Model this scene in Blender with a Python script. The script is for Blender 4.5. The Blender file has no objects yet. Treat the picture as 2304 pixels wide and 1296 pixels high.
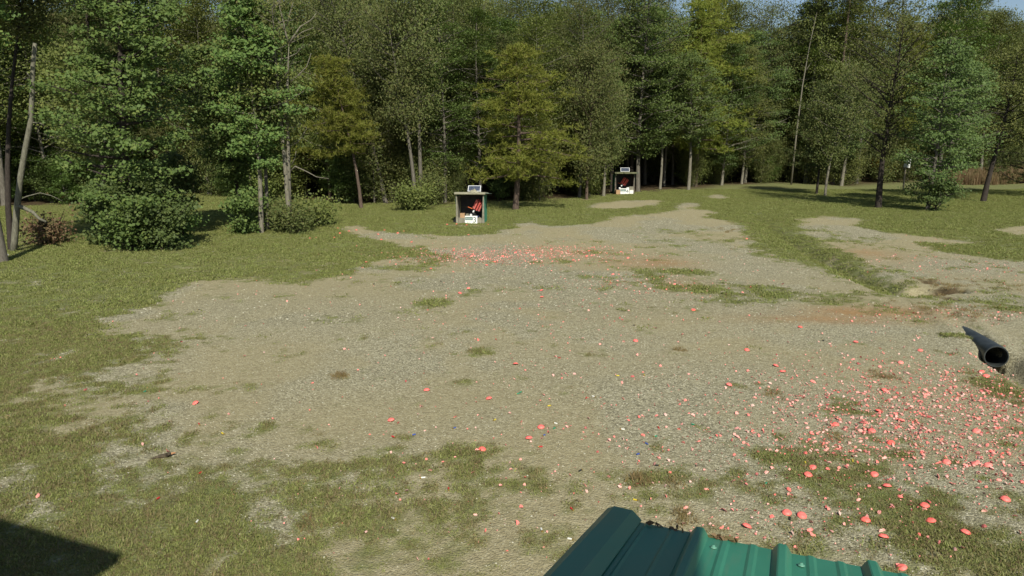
import bpy, math, random
import numpy as np
from mathutils import Vector, Matrix, Euler
R = math.radians
S = bpy.context.scene
COL = S.collection
# ------------------------------------------------------------------ camera
CAM_H, FPX, PITCH = 4.2, 1600.0, math.atan(333 / 1600)
cam_d = bpy.data.cameras.new('camera'); cam = bpy.data.objects.new('camera', cam_d); COL.objects.link(cam)
cam.location = (0, 0, CAM_H); cam.rotation_euler = (math.pi / 2 - PITCH, 0, 0)
cam_d.sensor_width = 36; cam_d.lens = 36 * FPX / 2304; cam_d.clip_start = .05; cam_d.clip_end = 2000
S.camera = cam
# ------------------------------------------------------------------ sky, sun, exposure
SH_AZ, SUN_EL = R(-12), R(42)          # heading of the shadows, height of the sun
SD = Vector((math.sin(SH_AZ) * math.cos(SUN_EL), math.cos(SH_AZ) * math.cos(SUN_EL), -math.sin(SUN_EL)))
w = bpy.data.worlds.new('World'); S.world = w; w.use_nodes = True
nt = w.node_tree; nt.nodes.clear()
sky = nt.nodes.new('ShaderNodeTexSky'); sky.sky_type = 'NISHITA'; sky.sun_disc = False
sky.sun_elevation = SUN_EL; sky.sun_rotation = R(168); sky.air_density = 1.0; sky.dust_density = .6; sky.ozone_density = 1.2
bg = nt.nodes.new('ShaderNodeBackground'); bg.inputs[1].default_value = .075
out = nt.nodes.new('ShaderNodeOutputWorld')
nt.links.new(sky.outputs[0], bg.inputs[0]); nt.links.new(bg.outputs[0], out.inputs[0])
sd = bpy.data.lights.new('sun', 'SUN'); sun = bpy.data.objects.new('sun', sd); COL.objects.link(sun)
sd.energy = 4.6; sd.angle = R(.55); sd.color = (1, .965, .82)
sun.rotation_euler = SD.to_track_quat('-Z', 'Y').to_euler(); sun.location = (10, -30, 40)
S.view_settings.view_transform = 'Standard'; S.view_settings.look = 'None'
S.view_settings.exposure = 0.27; S.view_settings.gamma = 1
S.render.engine = 'CYCLES'
S.cycles.max_bounces = 6; S.cycles.diffuse_bounces = 3; S.cycles.transmission_bounces = 4; S.cycles.transparent_max_bounces = 4
S.cycles.use_denoising = True
# ------------------------------------------------------------------ helpers
def P(px, py, z=0.0):
    """the point of the ground (height z) that the photograph shows at a pixel"""
    x = (px - 1152) / FPX; y = (py - 648) / FPX
    fw = math.cos(PITCH) - math.sin(PITCH) * y; dn = math.sin(PITCH) + math.cos(PITCH) * y
    t = (CAM_H - z) / dn
    return np.array((x * t, fw * t))
def P3(px, py, Y):
    """the point at distance Y that the photograph shows at a pixel"""
    x = (px - 1152) / FPX; y = (py - 648) / FPX
    fw = math.cos(PITCH) - math.sin(PITCH) * y; dn = math.sin(PITCH) + math.cos(PITCH) * y
    t = Y / fw
    return np.array((x * t, Y, CAM_H - dn * t))
def hashn(ix, iy, s):
    h = (ix.astype(np.int64) * 374761393 + iy.astype(np.int64) * 668265263 + s * 974711) & 0x7fffffff
    h = ((h ^ (h >> 13)) * 1274126177) & 0x7fffffff
    return ((h ^ (h >> 16)) & 0xffff) / 65535.0
def vnoise(x, y, s=0):
    ix = np.floor(x); iy = np.floor(y); fx = x - ix; fy = y - iy
    fx = fx * fx * (3 - 2 * fx); fy = fy * fy * (3 - 2 * fy)
    a = hashn(ix, iy, s); b = hashn(ix + 1, iy, s); c = hashn(ix, iy + 1, s); d = hashn(ix + 1, iy + 1, s)
    return (a * (1 - fx) + b * fx) * (1 - fy) + (c * (1 - fx) + d * fx) * fy
def fbm(x, y, f, s=0, o=4):
    v = 0; a = .5; t = 0
    for k in range(o):
        v = v + a * vnoise(x * f + 17.3 * k, y * f - 9.1 * k, s + k); t += a; a *= .55; f *= 2.03
    return v / t
def sdist(x, y, poly):
    """signed distance to a polygon, positive inside"""
    n = len(poly); ins = np.zeros(x.shape, bool); d = np.full(x.shape, 1e9)
    for i in range(n):
        ax, ay = poly[i]; bx, by = poly[(i + 1) % n]
        dx, dy = bx - ax, by - ay
        t = np.clip(((x - ax) * dx + (y - ay) * dy) / (dx * dx + dy * dy + 1e-12), 0, 1)
        d = np.minimum(d, np.hypot(x - ax - t * dx, y - ay - t * dy))
        c = ((ay > y) != (by > y))
        with np.errstate(divide='ignore', invalid='ignore'):
            ins ^= c & (x < (bx - ax) * (y - ay) / (by - ay + 1e-12) + ax)
    return np.where(ins, d, -d)
def ldist(x, y, pts):
    d = np.full(x.shape, 1e9); prm = np.zeros(x.shape)
    for i in range(len(pts) - 1):
        ax, ay = pts[i]; bx, by = pts[i + 1]; dx, dy = bx - ax, by - ay
        t = np.clip(((x - ax) * dx + (y - ay) * dy) / (dx * dx + dy * dy), 0, 1)
        e = np.hypot(x - ax - t * dx, y - ay - t * dy)
        prm = np.where(e < d, (i + t) / (len(pts) - 1), prm); d = np.minimum(d, e)
    return d, prm
def sm(x, a, b):
    t = np.clip((x - a) / (b - a), 0, 1); return t * t * (3 - 2 * t)
def mesh_np(name, V, F, mats, smooth=False, mi=None):
    """fast mesh from numpy: V (n,3); F list of (m,k) arrays"""
    me = bpy.data.meshes.new(name); V = np.asarray(V, np.float32)
    F = [np.asarray(f, np.int32) for f in (F if isinstance(F, list) else [F]) if len(f)]
    me.vertices.add(len(V)); me.vertices.foreach_set('co', V.ravel())
    loops = np.concatenate([f.ravel() for f in F]); st = []; o = 0
    for f in F:
        st.append(o + np.arange(len(f)) * f.shape[1]); o += f.size
    st = np.concatenate(st)
    me.loops.add(len(loops)); me.loops.foreach_set('vertex_index', loops)
    me.polygons.add(len(st)); me.polygons.foreach_set('loop_start', st.astype(np.int32))
    if mi is not None: me.polygons.foreach_set('material_index', np.asarray(mi, np.int32))
    me.update(calc_edges=True)
    for m in (mats if isinstance(mats, (list, tuple)) else [mats]): me.materials.append(m)
    me.polygons.foreach_set('use_smooth', np.full(len(st), smooth, bool))
    return me
def link(name, me, parent=None, loc=(0, 0, 0), rot=(0, 0, 0)):
    o = bpy.data.objects.new(name, me); COL.objects.link(o); o.location = loc; o.rotation_euler = rot
    if parent: o.parent = parent
    return o
def tag(o, label=None, cat=None, group=None, kind=None):
    if label: o['label'] = label
    if cat: o['category'] = cat
    if group: o['group'] = group
    if kind: o['kind'] = kind
    return o
def empty(name, loc, rz=0):
    o = link(name, None, None, loc, (0, 0, rz)); o.empty_display_size = .2; return o
class MB:
    """collects boxes, tubes and prisms into one mesh"""
    def __init__(s): s.v = []; s.f = []
    def add(s, v, f):
        o = len(s.v); s.v += [tuple(p) for p in v]; s.f += [tuple(i + o for i in q) for q in f]; return s
    def box(s, x0, x1, y0, y1, z0, z1, m=None, bev=0.0):
        v = [Vector(p) for p in ((x0, y0, z0), (x1, y0, z0), (x1, y1, z0), (x0, y1, z0), (x0, y0, z1), (x1, y0, z1), (x1, y1, z1), (x0, y1, z1))]
        if m is not None: v = [m @ p for p in v]
        return s.add(v, [(0, 3, 2, 1), (4, 5, 6, 7), (0, 1, 5, 4), (1, 2, 6, 5), (2, 3, 7, 6), (3, 0, 4, 7)])
    def tube(s, pts, rad, n=8, cap=True):
        v, f = tube_np(np.array(pts, float), np.array(rad, float) if hasattr(rad, '__len__') else np.full(len(pts), rad), n)
        f = [tuple(q) for q in f.tolist()]
        if cap: f += [tuple(range(n - 1, -1, -1)), tuple(len(v) - n + i for i in range(n))]
        return s.add(v.tolist(), f)
    def build(s, name, mat, parent=None, loc=(0, 0, 0), rot=(0, 0, 0), smooth=False, bevel=0):
        me = bpy.data.meshes.new(name); me.from_pydata(s.v, [], s.f); me.update()
        for m in (mat if isinstance(mat, (list, tuple)) else [mat]): me.materials.append(m)
        if smooth:
            for p in me.polygons: p.use_smooth = True
        o = link(name, me, parent, loc, rot)
        if bevel:
            b = o.modifiers.new('bevel', 'BEVEL'); b.width = bevel; b.segments = 2; b.limit_method = 'ANGLE'
        return o
def tube_np(pts, rad, n=7):
    k = len(pts); T = np.gradient(pts, axis=0); T /= np.linalg.norm(T, axis=1)[:, None] + 1e-9
    ref = np.array((0, 1, 0.)) if abs(T[0][1]) < .8 else np.array((1, 0, 0.))
    A = np.cross(T, ref); A /= np.linalg.norm(A, axis=1)[:, None] + 1e-9; B = np.cross(T, A)
    an = np.arange(n) / n * 2 * math.pi
    V = pts[:, None] + rad[:, None, None] * (np.cos(an)[None, :, None] * A[:, None] + np.sin(an)[None, :, None] * B[:, None])
    i = np.arange(k - 1)[:, None] * n; j = np.arange(n)[None]; j2 = (j + 1) % n
    F = np.stack([i + j, i + j2, i + n + j2, i + n + j], -1).reshape(-1, 4)
    return V.reshape(-1, 3), F
# ------------------------------------------------------------------ materials
def newmat(name):
    m = bpy.data.materials.new(name); m.use_nodes = True; t = m.node_tree; t.nodes.clear()
    o = t.nodes.new('ShaderNodeOutputMaterial'); b = t.nodes.new('ShaderNodeBsdfPrincipled')
    t.links.new(b.outputs[0], o.inputs[0]); return m, t, b, o
def ramp(t, stops, fac):
    r = t.nodes.new('ShaderNodeValToRGB'); e = r.color_ramp.elements
    while len(e) > len(stops): e.remove(e[-1])
    while len(e) < len(stops): e.new(1)
    for q, (p, c) in zip(e, stops): q.position = p; q.color = (*c, 1)
    t.links.new(fac, r.inputs[0]); return r.outputs[0]
def noise(t, scale, detail=4, coord=None, rough=.6):
    n = t.nodes.new('ShaderNodeTexNoise'); n.inputs['Scale'].default_value = scale; n.inputs['Detail'].default_value = detail; n.inputs['Roughness'].default_value = rough
    if coord is not None: t.links.new(coord, n.inputs['Vector'])
    return n.outputs[0]
def mixc(t, f, a, b, mode='MIX'):
    m = t.nodes.new('ShaderNodeMix'); m.data_type = 'RGBA'; m.blend_type = mode
    for s, v in ((0, f), (6, a), (7, b)):
        if isinstance(v, (int, float)): m.inputs[s].default_value = v
        elif isinstance(v, tuple): m.inputs[s].default_value = (*v, 1)
        else: t.links.new(v, m.inputs[s])
    return m.outputs[2]
def math_(t, op, a, b=None):
    m = t.nodes.new('ShaderNodeMath'); m.operation = op
    for s, v in ((0, a), (1, b)):
        if v is None: continue
        if isinstance(v, (int, float)): m.inputs[s].default_value = v
        else: t.links.new(v, m.inputs[s])
    return m.outputs[0]
def bump(t, b, h, strength=.4, dist=.02):
    n = t.nodes.new('ShaderNodeBump'); n.inputs['Strength'].default_value = strength; n.inputs['Distance'].default_value = dist
    t.links.new(h, n.inputs['Height']); t.links.new(n.outputs[0], b.inputs['Normal'])
def objco(t): return t.nodes.new('ShaderNodeTexCoord').outputs['Object']
def mottled(name, c1, c2, scale=6, rough=.8, bs=.3, bd=.01, metal=0, spec=.3):
    m, t, b, o = newmat(name); co = objco(t); n = noise(t, scale, 6, co)
    t.links.new(ramp(t, [(.3, c1), (.7, c2)], n), b.inputs['Base Color'])
    b.inputs['Roughness'].default_value = rough; b.inputs['Metallic'].default_value = metal; b.inputs['Specular IOR Level'].default_value = spec
    if bs: bump(t, b, noise(t, scale * 5, 4, co), bs, bd)
    return m
def leafmat(name, cols, trans=.22, rough=.62):
    m, t, b, o = newmat(name); g = t.nodes.new('ShaderNodeNewGeometry'); oi = t.nodes.new('ShaderNodeObjectInfo')
    cols = [(q[0] * 1.08, q[1] * 1.1, q[2] * 1.08) for q in cols]
    c = ramp(t, [(i / (len(cols) - 1), q) for i, q in enumerate(cols)], g.outputs['Random Per Island'])
    hs = t.nodes.new('ShaderNodeHueSaturation'); t.links.new(c, hs.inputs['Color'])
    t.links.new(math_(t, 'ADD', math_(t, 'MULTIPLY', oi.outputs['Random'], .025), .474), hs.inputs['Hue'])
    t.links.new(math_(t, 'ADD', math_(t, 'MULTIPLY', oi.outputs['Random'], .4), .8), hs.inputs['Value'])
    t.links.new(hs.outputs[0], b.inputs['Base Color']); b.inputs['Roughness'].default_value = rough; b.inputs['Specular IOR Level'].default_value = .25
    tr = t.nodes.new('ShaderNodeBsdfTranslucent'); t.links.new(mixc(t, 1.0, hs.outputs[0], (1.0, 1.15, .5), 'MULTIPLY'), tr.inputs[0])
    mx = t.nodes.new('ShaderNodeMixShader'); mx.inputs[0].default_value = trans
    t.links.new(b.outputs[0], mx.inputs[1]); t.links.new(tr.outputs[0], mx.inputs[2]); t.links.new(mx.outputs[0], o.inputs[0])
    return m
def barkmat(name, c1, c2, c3):
    m, t, b, o = newmat(name); co = objco(t)
    mp = t.nodes.new('ShaderNodeMapping'); mp.inputs['Scale'].default_value = (1, 1, .22); t.links.new(co, mp.inputs[0])
    n = noise(t, 22, 6, mp.outputs[0], .7); n2 = noise(t, 2.2, 3, co)
    c = ramp(t, [(.3, c1), (.55, c2), (.75, c3)], n)
    t.links.new(mixc(t, math_(t, 'MULTIPLY', n2, .5), c, c1), b.inputs['Base Color']); b.inputs['Roughness'].default_value = .9
    b.inputs['Specular IOR Level'].default_value = .15
    bump(t, b, n, .8, .03); return m
M = {}
M['gum'] = leafmat('leaf_sweetgum', [(.07, .115, .032), (.085, .14, .038), (.1, .16, .042), (.135, .18, .05)], .28)
M['teal'] = leafmat('leaf_dark_glossy', [(.058, .092, .03), (.072, .112, .034), (.088, .132, .038), (.11, .15, .046)], .28)
M['olive'] = leafmat('leaf_olive', [(.082, .105, .034), (.1, .125, .038), (.118, .14, .044), (.135, .128, .046)], .32)
M['mixed'] = leafmat('leaf_yellow_green', [(.09, .118, .032), (.11, .14, .038), (.13, .16, .042), (.16, .175, .05)], .28)
M['pine'] = leafmat('pine_needles', [(.125, .16, .028), (.155, .195, .032), (.185, .22, .036), (.21, .2, .05)], .28)
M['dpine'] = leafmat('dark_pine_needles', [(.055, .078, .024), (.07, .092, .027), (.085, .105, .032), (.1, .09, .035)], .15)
M['yellow'] = leafmat('leaf_goldenrod', [(.3, .2, .01), (.45, .3, .015), (.5, .36, .02), (.2, .17, .03)], .3)
M['brown'] = leafmat('dry_weeds', [(.13, .085, .04), (.17, .11, .055), (.2, .15, .075), (.1, .1, .035)], .15)
M['red'] = leafmat('leaf_red', [(.16, .035, .018), (.2, .05, .02), (.12, .05, .02), (.17, .07, .03)])
M['bark_grey'] = barkmat('bark_grey', (.07, .06, .05), (.16, .145, .12), (.25, .23, .19))
M['bark_pale'] = barkmat('bark_pale', (.11, .1, .075), (.22, .2, .16), (.36, .33, .27))
M['bark_dark'] = barkmat('bark_dark', (.025, .02, .018), (.055, .045, .038), (.09, .075, .06))
M['bark_pine'] = barkmat('bark_pine', (.06, .042, .034), (.13, .095, .075), (.2, .155, .125))
M['bark_snag'] = barkmat('bark_snag', (.09, .085, .065), (.2, .19, .145), (.31, .295, .23))
M['green_metal'] = None
# ------------------------------------------------------------------ ground layout (metres)
def PP(*px): return [tuple(P(a, b)) for a, b in px]
GRAVEL = [
 PP((200,885),(262,832),(372,790),(335,752),(232,722),(300,690),(345,660),(440,634),(560,630),(640,633),(720,629),(800,611),(850,592),(935,577),(962,562),(900,552),(850,543),(745,512),(800,510),(870,524),(940,529),(1000,531),(1080,530),(1160,514),(1150,503),(1200,500),(1240,509),(1330,505),(1380,488),(1450,483),(1560,470),(1600,478),(1590,490),(1640,495),(1680,510),(1665,530),(1700,565),(1750,578),(1830,595),(1910,615),(1960,665),(2040,672),(2080,690),(2304,700),(2420,720),(2420,1100),(2230,1075),(2150,1040),(2050,1022),(1950,1012),(1850,1002),(1770,990),(1690,1020),(1750,1100),(1640,1180),(1500,1220),(1330,1240),(1180,1225),(1000,1150),(860,1125),(760,1100),(640,1075),(480,1058),(395,1050),(335,1010),(365,975),(300,930)),
 PP((1785,493),(1860,486),(1935,492),(1930,508),(2000,524),(2100,533),(2190,545),(2150,549),(2070,546),(2130,565),(2304,590),(2420,610),(2420,780),(2150,745),(2080,692),(2045,652),(1985,606),(1900,571),(1840,546),(1800,520)),
 PP((1320,463),(1400,452),(1480,451),(1490,460),(1420,468),(1350,470)),
 PP((1585,445),(1610,438),(1640,439),(1625,448)), PP((1520,462),(1545,456),(1580,457),(1565,468),(1530,470)),
 PP((2240,518),(2270,510),(2330,508),(2330,532),(2265,527)),
]
GRASSP = [  # grass inside the gravel, with its cover
 (PP((1515,612),(1600,612),(1700,638),(1850,648),(1950,664),(1985,690),(1900,694),(1760,692),(1640,684),(1590,665),(1535,652)), .62),
 (PP((1735,498),(1790,497),(1802,522),(1852,552),(1922,580),(1992,610),(2055,652),(2035,670),(1985,655),(1915,616),(1840,580),(1780,548)), 1.0), (PP((1640,490),(1740,497),(1800,560),(1900,615),(1960,655),(1880,625),(1780,588),(1690,560),(1660,520)), .5),
 (PP((1380,598),(1460,598),(1500,620),(1480,635),(1430,622)), .7),
 (PP((1770,985),(1900,1000),(2050,1022),(2180,1050),(2420,1100),(2420,1420),(1860,1420),(1780,1200),(1740,1090)), .8),
 (PP((830,545),(960,552),(1010,585),(1000,612),(930,605),(800,600)), .55),
 (PP((440,1062),(800,1100),(1000,1160),(1200,1240),(1260,1420),(-200,1420),(-200,1080),(250,1020)), .78),
 (PP((560,1040),(1240,1040),(1420,1230),(1200,1270),(900,1180)), .6), (PP((900,1120),(1250,1110),(1420,1200),(1300,1420),(800,1420)), .72),
 (PP((1400,1060),(1800,1060),(1850,1300),(1560,1330),(1300,1210)), .52),
 (PP((2190,830),(2240,840),(2330,900),(2330,925),(2250,880),(2190,850)), .9),
 (PP((2040,655),(2120,665),(2200,640),(2304,660),(2304,700),(2180,690),(2080,690)), .42),
 (PP((1430,515),(1600,515),(1690,540),(1640,560),(1450,540)), .34),
 (PP((1740,520),(1860,505),(1960,530),(2060,545),(2000,552),(1860,540)), .4),
]
TUFT = [(1075,790,.42),(1020,865,.35),(1345,800,.2),(490,992,.45),(630,966,.42),(700,1005,.4),(518,1022,.2),(915,987,.18),(930,1068,.6),(1080,1020,.5),(840,1047,.35),
 (1250,715,.25),(975,682,.4),(1030,633,.25),(1043,665,.3),(1465,556,.4),(1520,552,.5),(285,770,.9),(320,815,.6),(225,862,.4),(240,760,.7),(1870,932,.4),(1740,890,.3),(1820,985,.5),(1660,1075,.3),(1430,1080,.3),
 (1330,568,.5),(1250,583,.6),(1560,612,.6),(1660,684,.35),(2150,760,.3),(2170,600,.5),(1990,545,.6),(1120,1100,.5),(1220,1085,.4),(760,1060,.4),(1480,1010,.35),(1290,1150,.45)]
TUFTW = [(*P(a, b), r) for a, b, r in TUFT]
SWALE = [tuple(P(*q)) for q in ((1700,480),(1730,510),(1790,545),(1880,590),(1960,625),(2030,655),(2075,650))]
PIPE0, PIPE1 = np.array((9.66, 13.6)), np.array((10.68, 16.9))
DITCH = [tuple(PIPE0 + (0, -.12)), tuple(PIPE0 + (-.05, -.4)), (9.45, 12.4), (9.2, 11.0), (9.0, 8.8)]
PITS = [(*P(2135, 650), .42, .7, .34), (*P(2090, 632), .2, .5, .24), (*P(2138, 672), .16, .4, .12)]
FRONT = [(-400,40),(0,46),(250,50),(430,57),(560,54),(700,51),(800,48),(1000,48),(1250,51),(1400,58),(1600,66),(1750,74),(1900,68),(2100,76),(2304,84),(2800,90)]
def front_y(x, y):
    px = 1152 + FPX * x / np.maximum(y, 1) / 1.0
    return np.interp(px, [a for a, b in FRONT], [b for a, b in FRONT])
def hz(x, y):
    x = np.asarray(x, float); y = np.asarray(y, float)
    z = .10 * (fbm(x, y, .12, 5, 2) - .5) + .05 * (fbm(x, y, .6, 6, 3) - .5)
    d, t = ldist(x, y, SWALE); z = z - .36 * np.exp(-(d / .5) ** 2) * (.35 + .65 * sm(t, 0, .5))
    d, t = ldist(x, y, DITCH); z = z - .40 * np.exp(-(d / .36) ** 4) * sm(1.2 - t, 0, .4)
    d, t = ldist(x, y, [tuple(PIPE0), tuple(PIPE1)]); z = z + .07 * np.exp(-((d - .36) / .24) ** 2) * sm(t, .04, .3)
    z = z - .6 * sm(.19 - d, 0, .05) * (t > 0) * (1 - sm(t, .36, .46))
    for a, b, rx, ry, dp in PITS:
        v = y - b + .12 * np.sin(x * 9) * .5; z = z - dp * np.exp(-((x - a - .25 * v) / rx) ** 4) * np.where(v <= 0, sm(v, -ry, 0), 1 - sm(v, 0, .12))
    z = z + .9 * sm(x - .62 * y, 3, 16) * sm(y, 50, 72)              # the weedy bank to the right
    return z
def H1(x, y): return float(hz(np.array([x]), np.array([y]))[0])
def layout(x, y):
    """cover of the ground: grass, grey gravel, orange soil, leaf litter"""
    warp = 1.3 * (fbm(x, y, .5, 21, 4) - .5) + .5 * (fbm(x, y, 2.2, 22, 3) - .5)
    gr = np.full(x.shape, -9.0)
    for p in GRAVEL: gr = np.maximum(gr, sdist(x, y, p))
    far = .4 + .6 * sm(y, 10, 35)
    wid = .35 + .5 * sm(fbm(x, y, .3, 23, 2), .35, .65) + 1.1 * sm(17 - y, 0, 6)
    bare = np.clip((gr + warp * .9) / wid * .5 + .5, 0, 1)
    cover = 1 - bare
    add = np.zeros(x.shape)
    for p, c in GRASSP: add = np.maximum(add, c * np.clip((sdist(x, y, p) + warp * .8) / .9 + .5, 0, 1))
    for a, b, r in TUFTW:
        add = np.maximum(add, .74 * np.clip((r * 1.1 - np.hypot((x - a) * .75, y - b) + warp * .55) / (r * 1.1), 0, 1) ** .7)
    cov = np.maximum(cover * 1.04, add)
    near_wear = sm(20 - y, 0, 9) * (.03 + .2 * sm(x, -6, -.5) - .08 * sm(x, 3, 6))
    n = (fbm(x, y, 1.1, 31, 3) - .5) * 1.35 + (fbm(x, y, 6, 35, 3) - .5) * 1.5
    g = sm(cov - near_wear - n * (.35 + .65 * sm(40 - y, 0, 15)), .22, .86)
    # grey stone against tan soil
    grey = sm(fbm(x, y, .38, 41, 4), .42, .6)
    for (a, b), r, k in (((760, 720), 2.6, .8), ((1100, 640), 3.2, .5), ((1680, 600), 3.5, .9), ((2150, 600), 3, .7), ((1250, 830), 2.5, .5), ((1620, 870), 2.2, .9), ((1900, 940), 2, .8), ((500, 700), 2.2, .7), ((2190, 780), 2.2, .95), ((2250, 720), 2.0, .8)):
        q = P(a, b); grey = np.maximum(grey, k * np.exp(-(((x - q[0]) / r) ** 2 + ((y - q[1]) / r) ** 2)))
    for (a, b), r, k in (((760, 960), 1.6, 1), ((560, 790), 2, .8), ((1400, 1130), 1.4, .8), ((1000, 930), 1.2, .8), ((1500, 720), 2.5, .7)):
        q = P(a, b); grey = grey * (1 - k * np.exp(-(((x - q[0]) / r) ** 2 + ((y - q[1]) / r) ** 2)))
    org = np.zeros(x.shape)
    for (a, b), rx, ry, k in (((1470, 590), 1.4, 1.3, .8), ((1950, 705), 1.8, .7, .9), ((1540, 640), .9, 1.2, .5), ((1880, 720), 2.0, .5, .7), ((1960, 570), 1.2, 1.6, .6), ((2060, 725), 1.0, .4, .4), ((1320, 452), 1.1, .8, 1), ((1062, 506), 1.6, .35, .8), ((1710, 422), 4, 1.6, .8)):
        q = P(a, b); org = np.maximum(org, k * np.exp(-(((x - q[0]) / rx) ** 2 + ((y - q[1]) / ry) ** 2)))
    org = org * (.5 + .9 * fbm(x, y, 1.1, 51, 3))
    q = P(1062, 508); g = g * (1 - .85 * np.exp(-(((x - q[0]) / 1.5) ** 2 + ((y - q[1]) / .22) ** 2)))
    q = P(1320, 450); g = g * (1 - .9 * np.exp(-(((x - q[0]) / 1.0) ** 2 + ((y - q[1]) / .7) ** 2)))
    litter = sm(y - front_y(x, y) + 5 * (fbm(x, y, .25, 61, 3) - .5), -3, 2)
    for a, b, rx, ry, dp in PITS: k = np.exp(-((x - a) / (rx * 1.1)) ** 4 - ((y - b + .12 * np.sin(x * 9) * .5 - .03) / .17) ** 4); litter = np.maximum(litter, k); g = g * (1 - k)
    return np.clip(g, 0, 1), np.clip(grey, 0, 1), np.clip(org, 0, 1), litter
def axis(a, b, d, lo, hi, grow=1.09):
    c = list(np.arange(a, b + 1e-6, d)); s = d; v = b
    while v < hi: s = min(s * grow, 40); v += s; c.append(v)
    s = d; v = a
    while v > lo: s = min(s * grow, 40); v -= s; c.insert(0, v)
    return np.array(c)
gx = axis(-14, 17, .12, -700, 700); gy = axis(5.2, 31, .12, -300, 900, 1.07)
def finer(c, a, b, d): return np.concatenate([c[c < a], np.arange(a, b, d), c[c > b]])
gx = finer(finer(gx, 8.7, 11.1, .05), 12.0, 13.2, .06); gy = finer(finer(gy, 12.5, 16.8, .055), 19.4, 21.4, .06)
X, Y = np.meshgrid(gx, gy); xf, yf = X.ravel(), Y.ravel()
gZ = hz(xf, yf); gG, gK, gO, gL = layout(xf, yf)
n0, n1 = len(gx), len(gy); ii = np.arange(n1 - 1)[:, None] * n0 + np.arange(n0 - 1)[None]
GF = np.stack([ii, ii + 1, ii + n0 + 1, ii + n0], -1).reshape(-1, 4)
m, t, b, o = newmat('ground_cover'); co = objco(t)
at = t.nodes.new('ShaderNodeAttribute'); at.attribute_name = 'cover'
sp = t.nodes.new('ShaderNodeSeparateColor'); t.links.new(at.outputs['Color'], sp.inputs[0])
vo = t.nodes.new('ShaderNodeTexVoronoi'); vo.inputs['Scale'].default_value = 34; t.links.new(co, vo.inputs['Vector'])
vs = t.nodes.new('ShaderNodeSeparateColor'); t.links.new(vo.outputs['Color'], vs.inputs[0])
nf = noise(t, 9, 6, co, .7); nm = noise(t, 1.3, 5, co); nff = noise(t, 60, 3, co)
stone = ramp(t, [(0, (.11, .105, .08)), (.35, (.245, .23, .16)), (.75, (.355, .33, .23)), (1, (.52, .49, .37))], vs.outputs[0])
soil = ramp(t, [(.25, (.26, .21, .115)), (.5, (.36, .305, .17)), (.75, (.43, .37, .22))], nf)
osoil = ramp(t, [(.3, (.28, .17, .08)), (.7, (.4, .26, .13))], nf)
turf = ramp(t, [(.25, (.1, .12, .038)), (.5, (.15, .178, .055)), (.75, (.2, .215, .08))], nf)
turf = mixc(t, ramp(t, [(.42, (0, 0, 0)), (.7, (1, 1, 1))], nm), turf, (.15, .14, .06))
lit = ramp(t, [(.25, (.03, .022, .013)), (.5, (.07, .05, .028)), (.78, (.15, .1, .055))], nf)
c = mixc(t, math_(t, 'MULTIPLY', sp.outputs[1], .7), mixc(t, .3, soil, stone), stone)
c = mixc(t, sp.outputs[2], c, osoil)
gf = math_(t, 'MULTIPLY', sp.outputs[0], .86)
c = mixc(t, gf, c, turf); c = mixc(t, at.outputs['Alpha'], c, lit)
t.links.new(c, b.inputs['Base Color']); b.inputs['Roughness'].default_value = .95; b.inputs['Specular IOR Level'].default_value = .1
bump(t, b, math_(t, 'ADD', math_(t, 'MULTIPLY', vo.outputs['Distance'], -.6), math_(t, 'ADD', nf, nff)), .75, .035)
M['ground'] = m
me = mesh_np('ground', np.stack([xf, yf, gZ], 1), GF, m, True)
ca = me.color_attributes.new('cover', 'FLOAT_COLOR', 'POINT')
ca.data.foreach_set('color', np.stack([gG, gK, gO, gL], 1).astype(np.float32).ravel())
ground = tag(link('ground', me), kind='structure')
# ------------------------------------------------------------------ scattered stuff by geometry nodes
def source(name, meshes):
    c = bpy.data.collections.new(name)
    for k, q in enumerate(meshes):
        c.objects.link(bpy.data.objects.new('%s_%02d' % (name, k), q))
    return c
def scatter(name, pts, scl, rot, src, label, cat):
    me = bpy.data.meshes.new(name); me.vertices.add(len(pts)); me.vertices.foreach_set('co', np.asarray(pts, np.float32).ravel())
    n = len(pts)
    a = me.attributes.new('s', 'FLOAT_VECTOR', 'POINT'); a.data.foreach_set('vector', np.asarray(scl, np.float32).ravel())
    a = me.attributes.new('r', 'FLOAT_VECTOR', 'POINT'); a.data.foreach_set('vector', np.asarray(rot, np.float32).ravel())
    a = me.attributes.new('k', 'INT', 'POINT'); a.data.foreach_set('value', np.random.RandomState(n).randint(0, len(src.objects), n).astype(np.int32))
    ob = link(name, me); g = bpy.data.node_groups.new(name, 'GeometryNodeTree')
    g.interface.new_socket('Geometry', in_out='INPUT', socket_type='NodeSocketGeometry'); g.interface.new_socket('Geometry', in_out='OUTPUT', socket_type='NodeSocketGeometry')
    N = g.nodes.new; gi = N('NodeGroupInput'); go = N('NodeGroupOutput'); ip = N('GeometryNodeInstanceOnPoints'); ci = N('GeometryNodeCollectionInfo')
    ci.inputs[0].default_value = src; ci.inputs[1].default_value = True; ci.inputs[2].default_value = True
    def na(nm, ty):
        q = N('GeometryNodeInputNamedAttribute'); q.data_type = ty; q.inputs[0].default_value = nm; return q.outputs[0]
    er = N('FunctionNodeEulerToRotation'); L = g.links.new
    L(gi.outputs[0], ip.inputs['Points']); L(ci.outputs[0], ip.inputs['Instance']); ip.inputs['Pick Instance'].default_value = True
    L(na('k', 'INT'), ip.inputs['Instance Index']); L(na('r', 'FLOAT_VECTOR'), er.inputs[0]); L(er.outputs[0], ip.inputs['Rotation'])
    L(na('s', 'FLOAT_VECTOR'), ip.inputs['Scale']); L(ip.outputs[0], go.inputs[0])
    ob.modifiers.new('scatter', 'NODES').node_group = g
    return tag(ob, label, cat, kind='stuff')
def inview(x, y, mx=1.5):
    return (np.abs(x) < .74 * y + mx)
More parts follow.
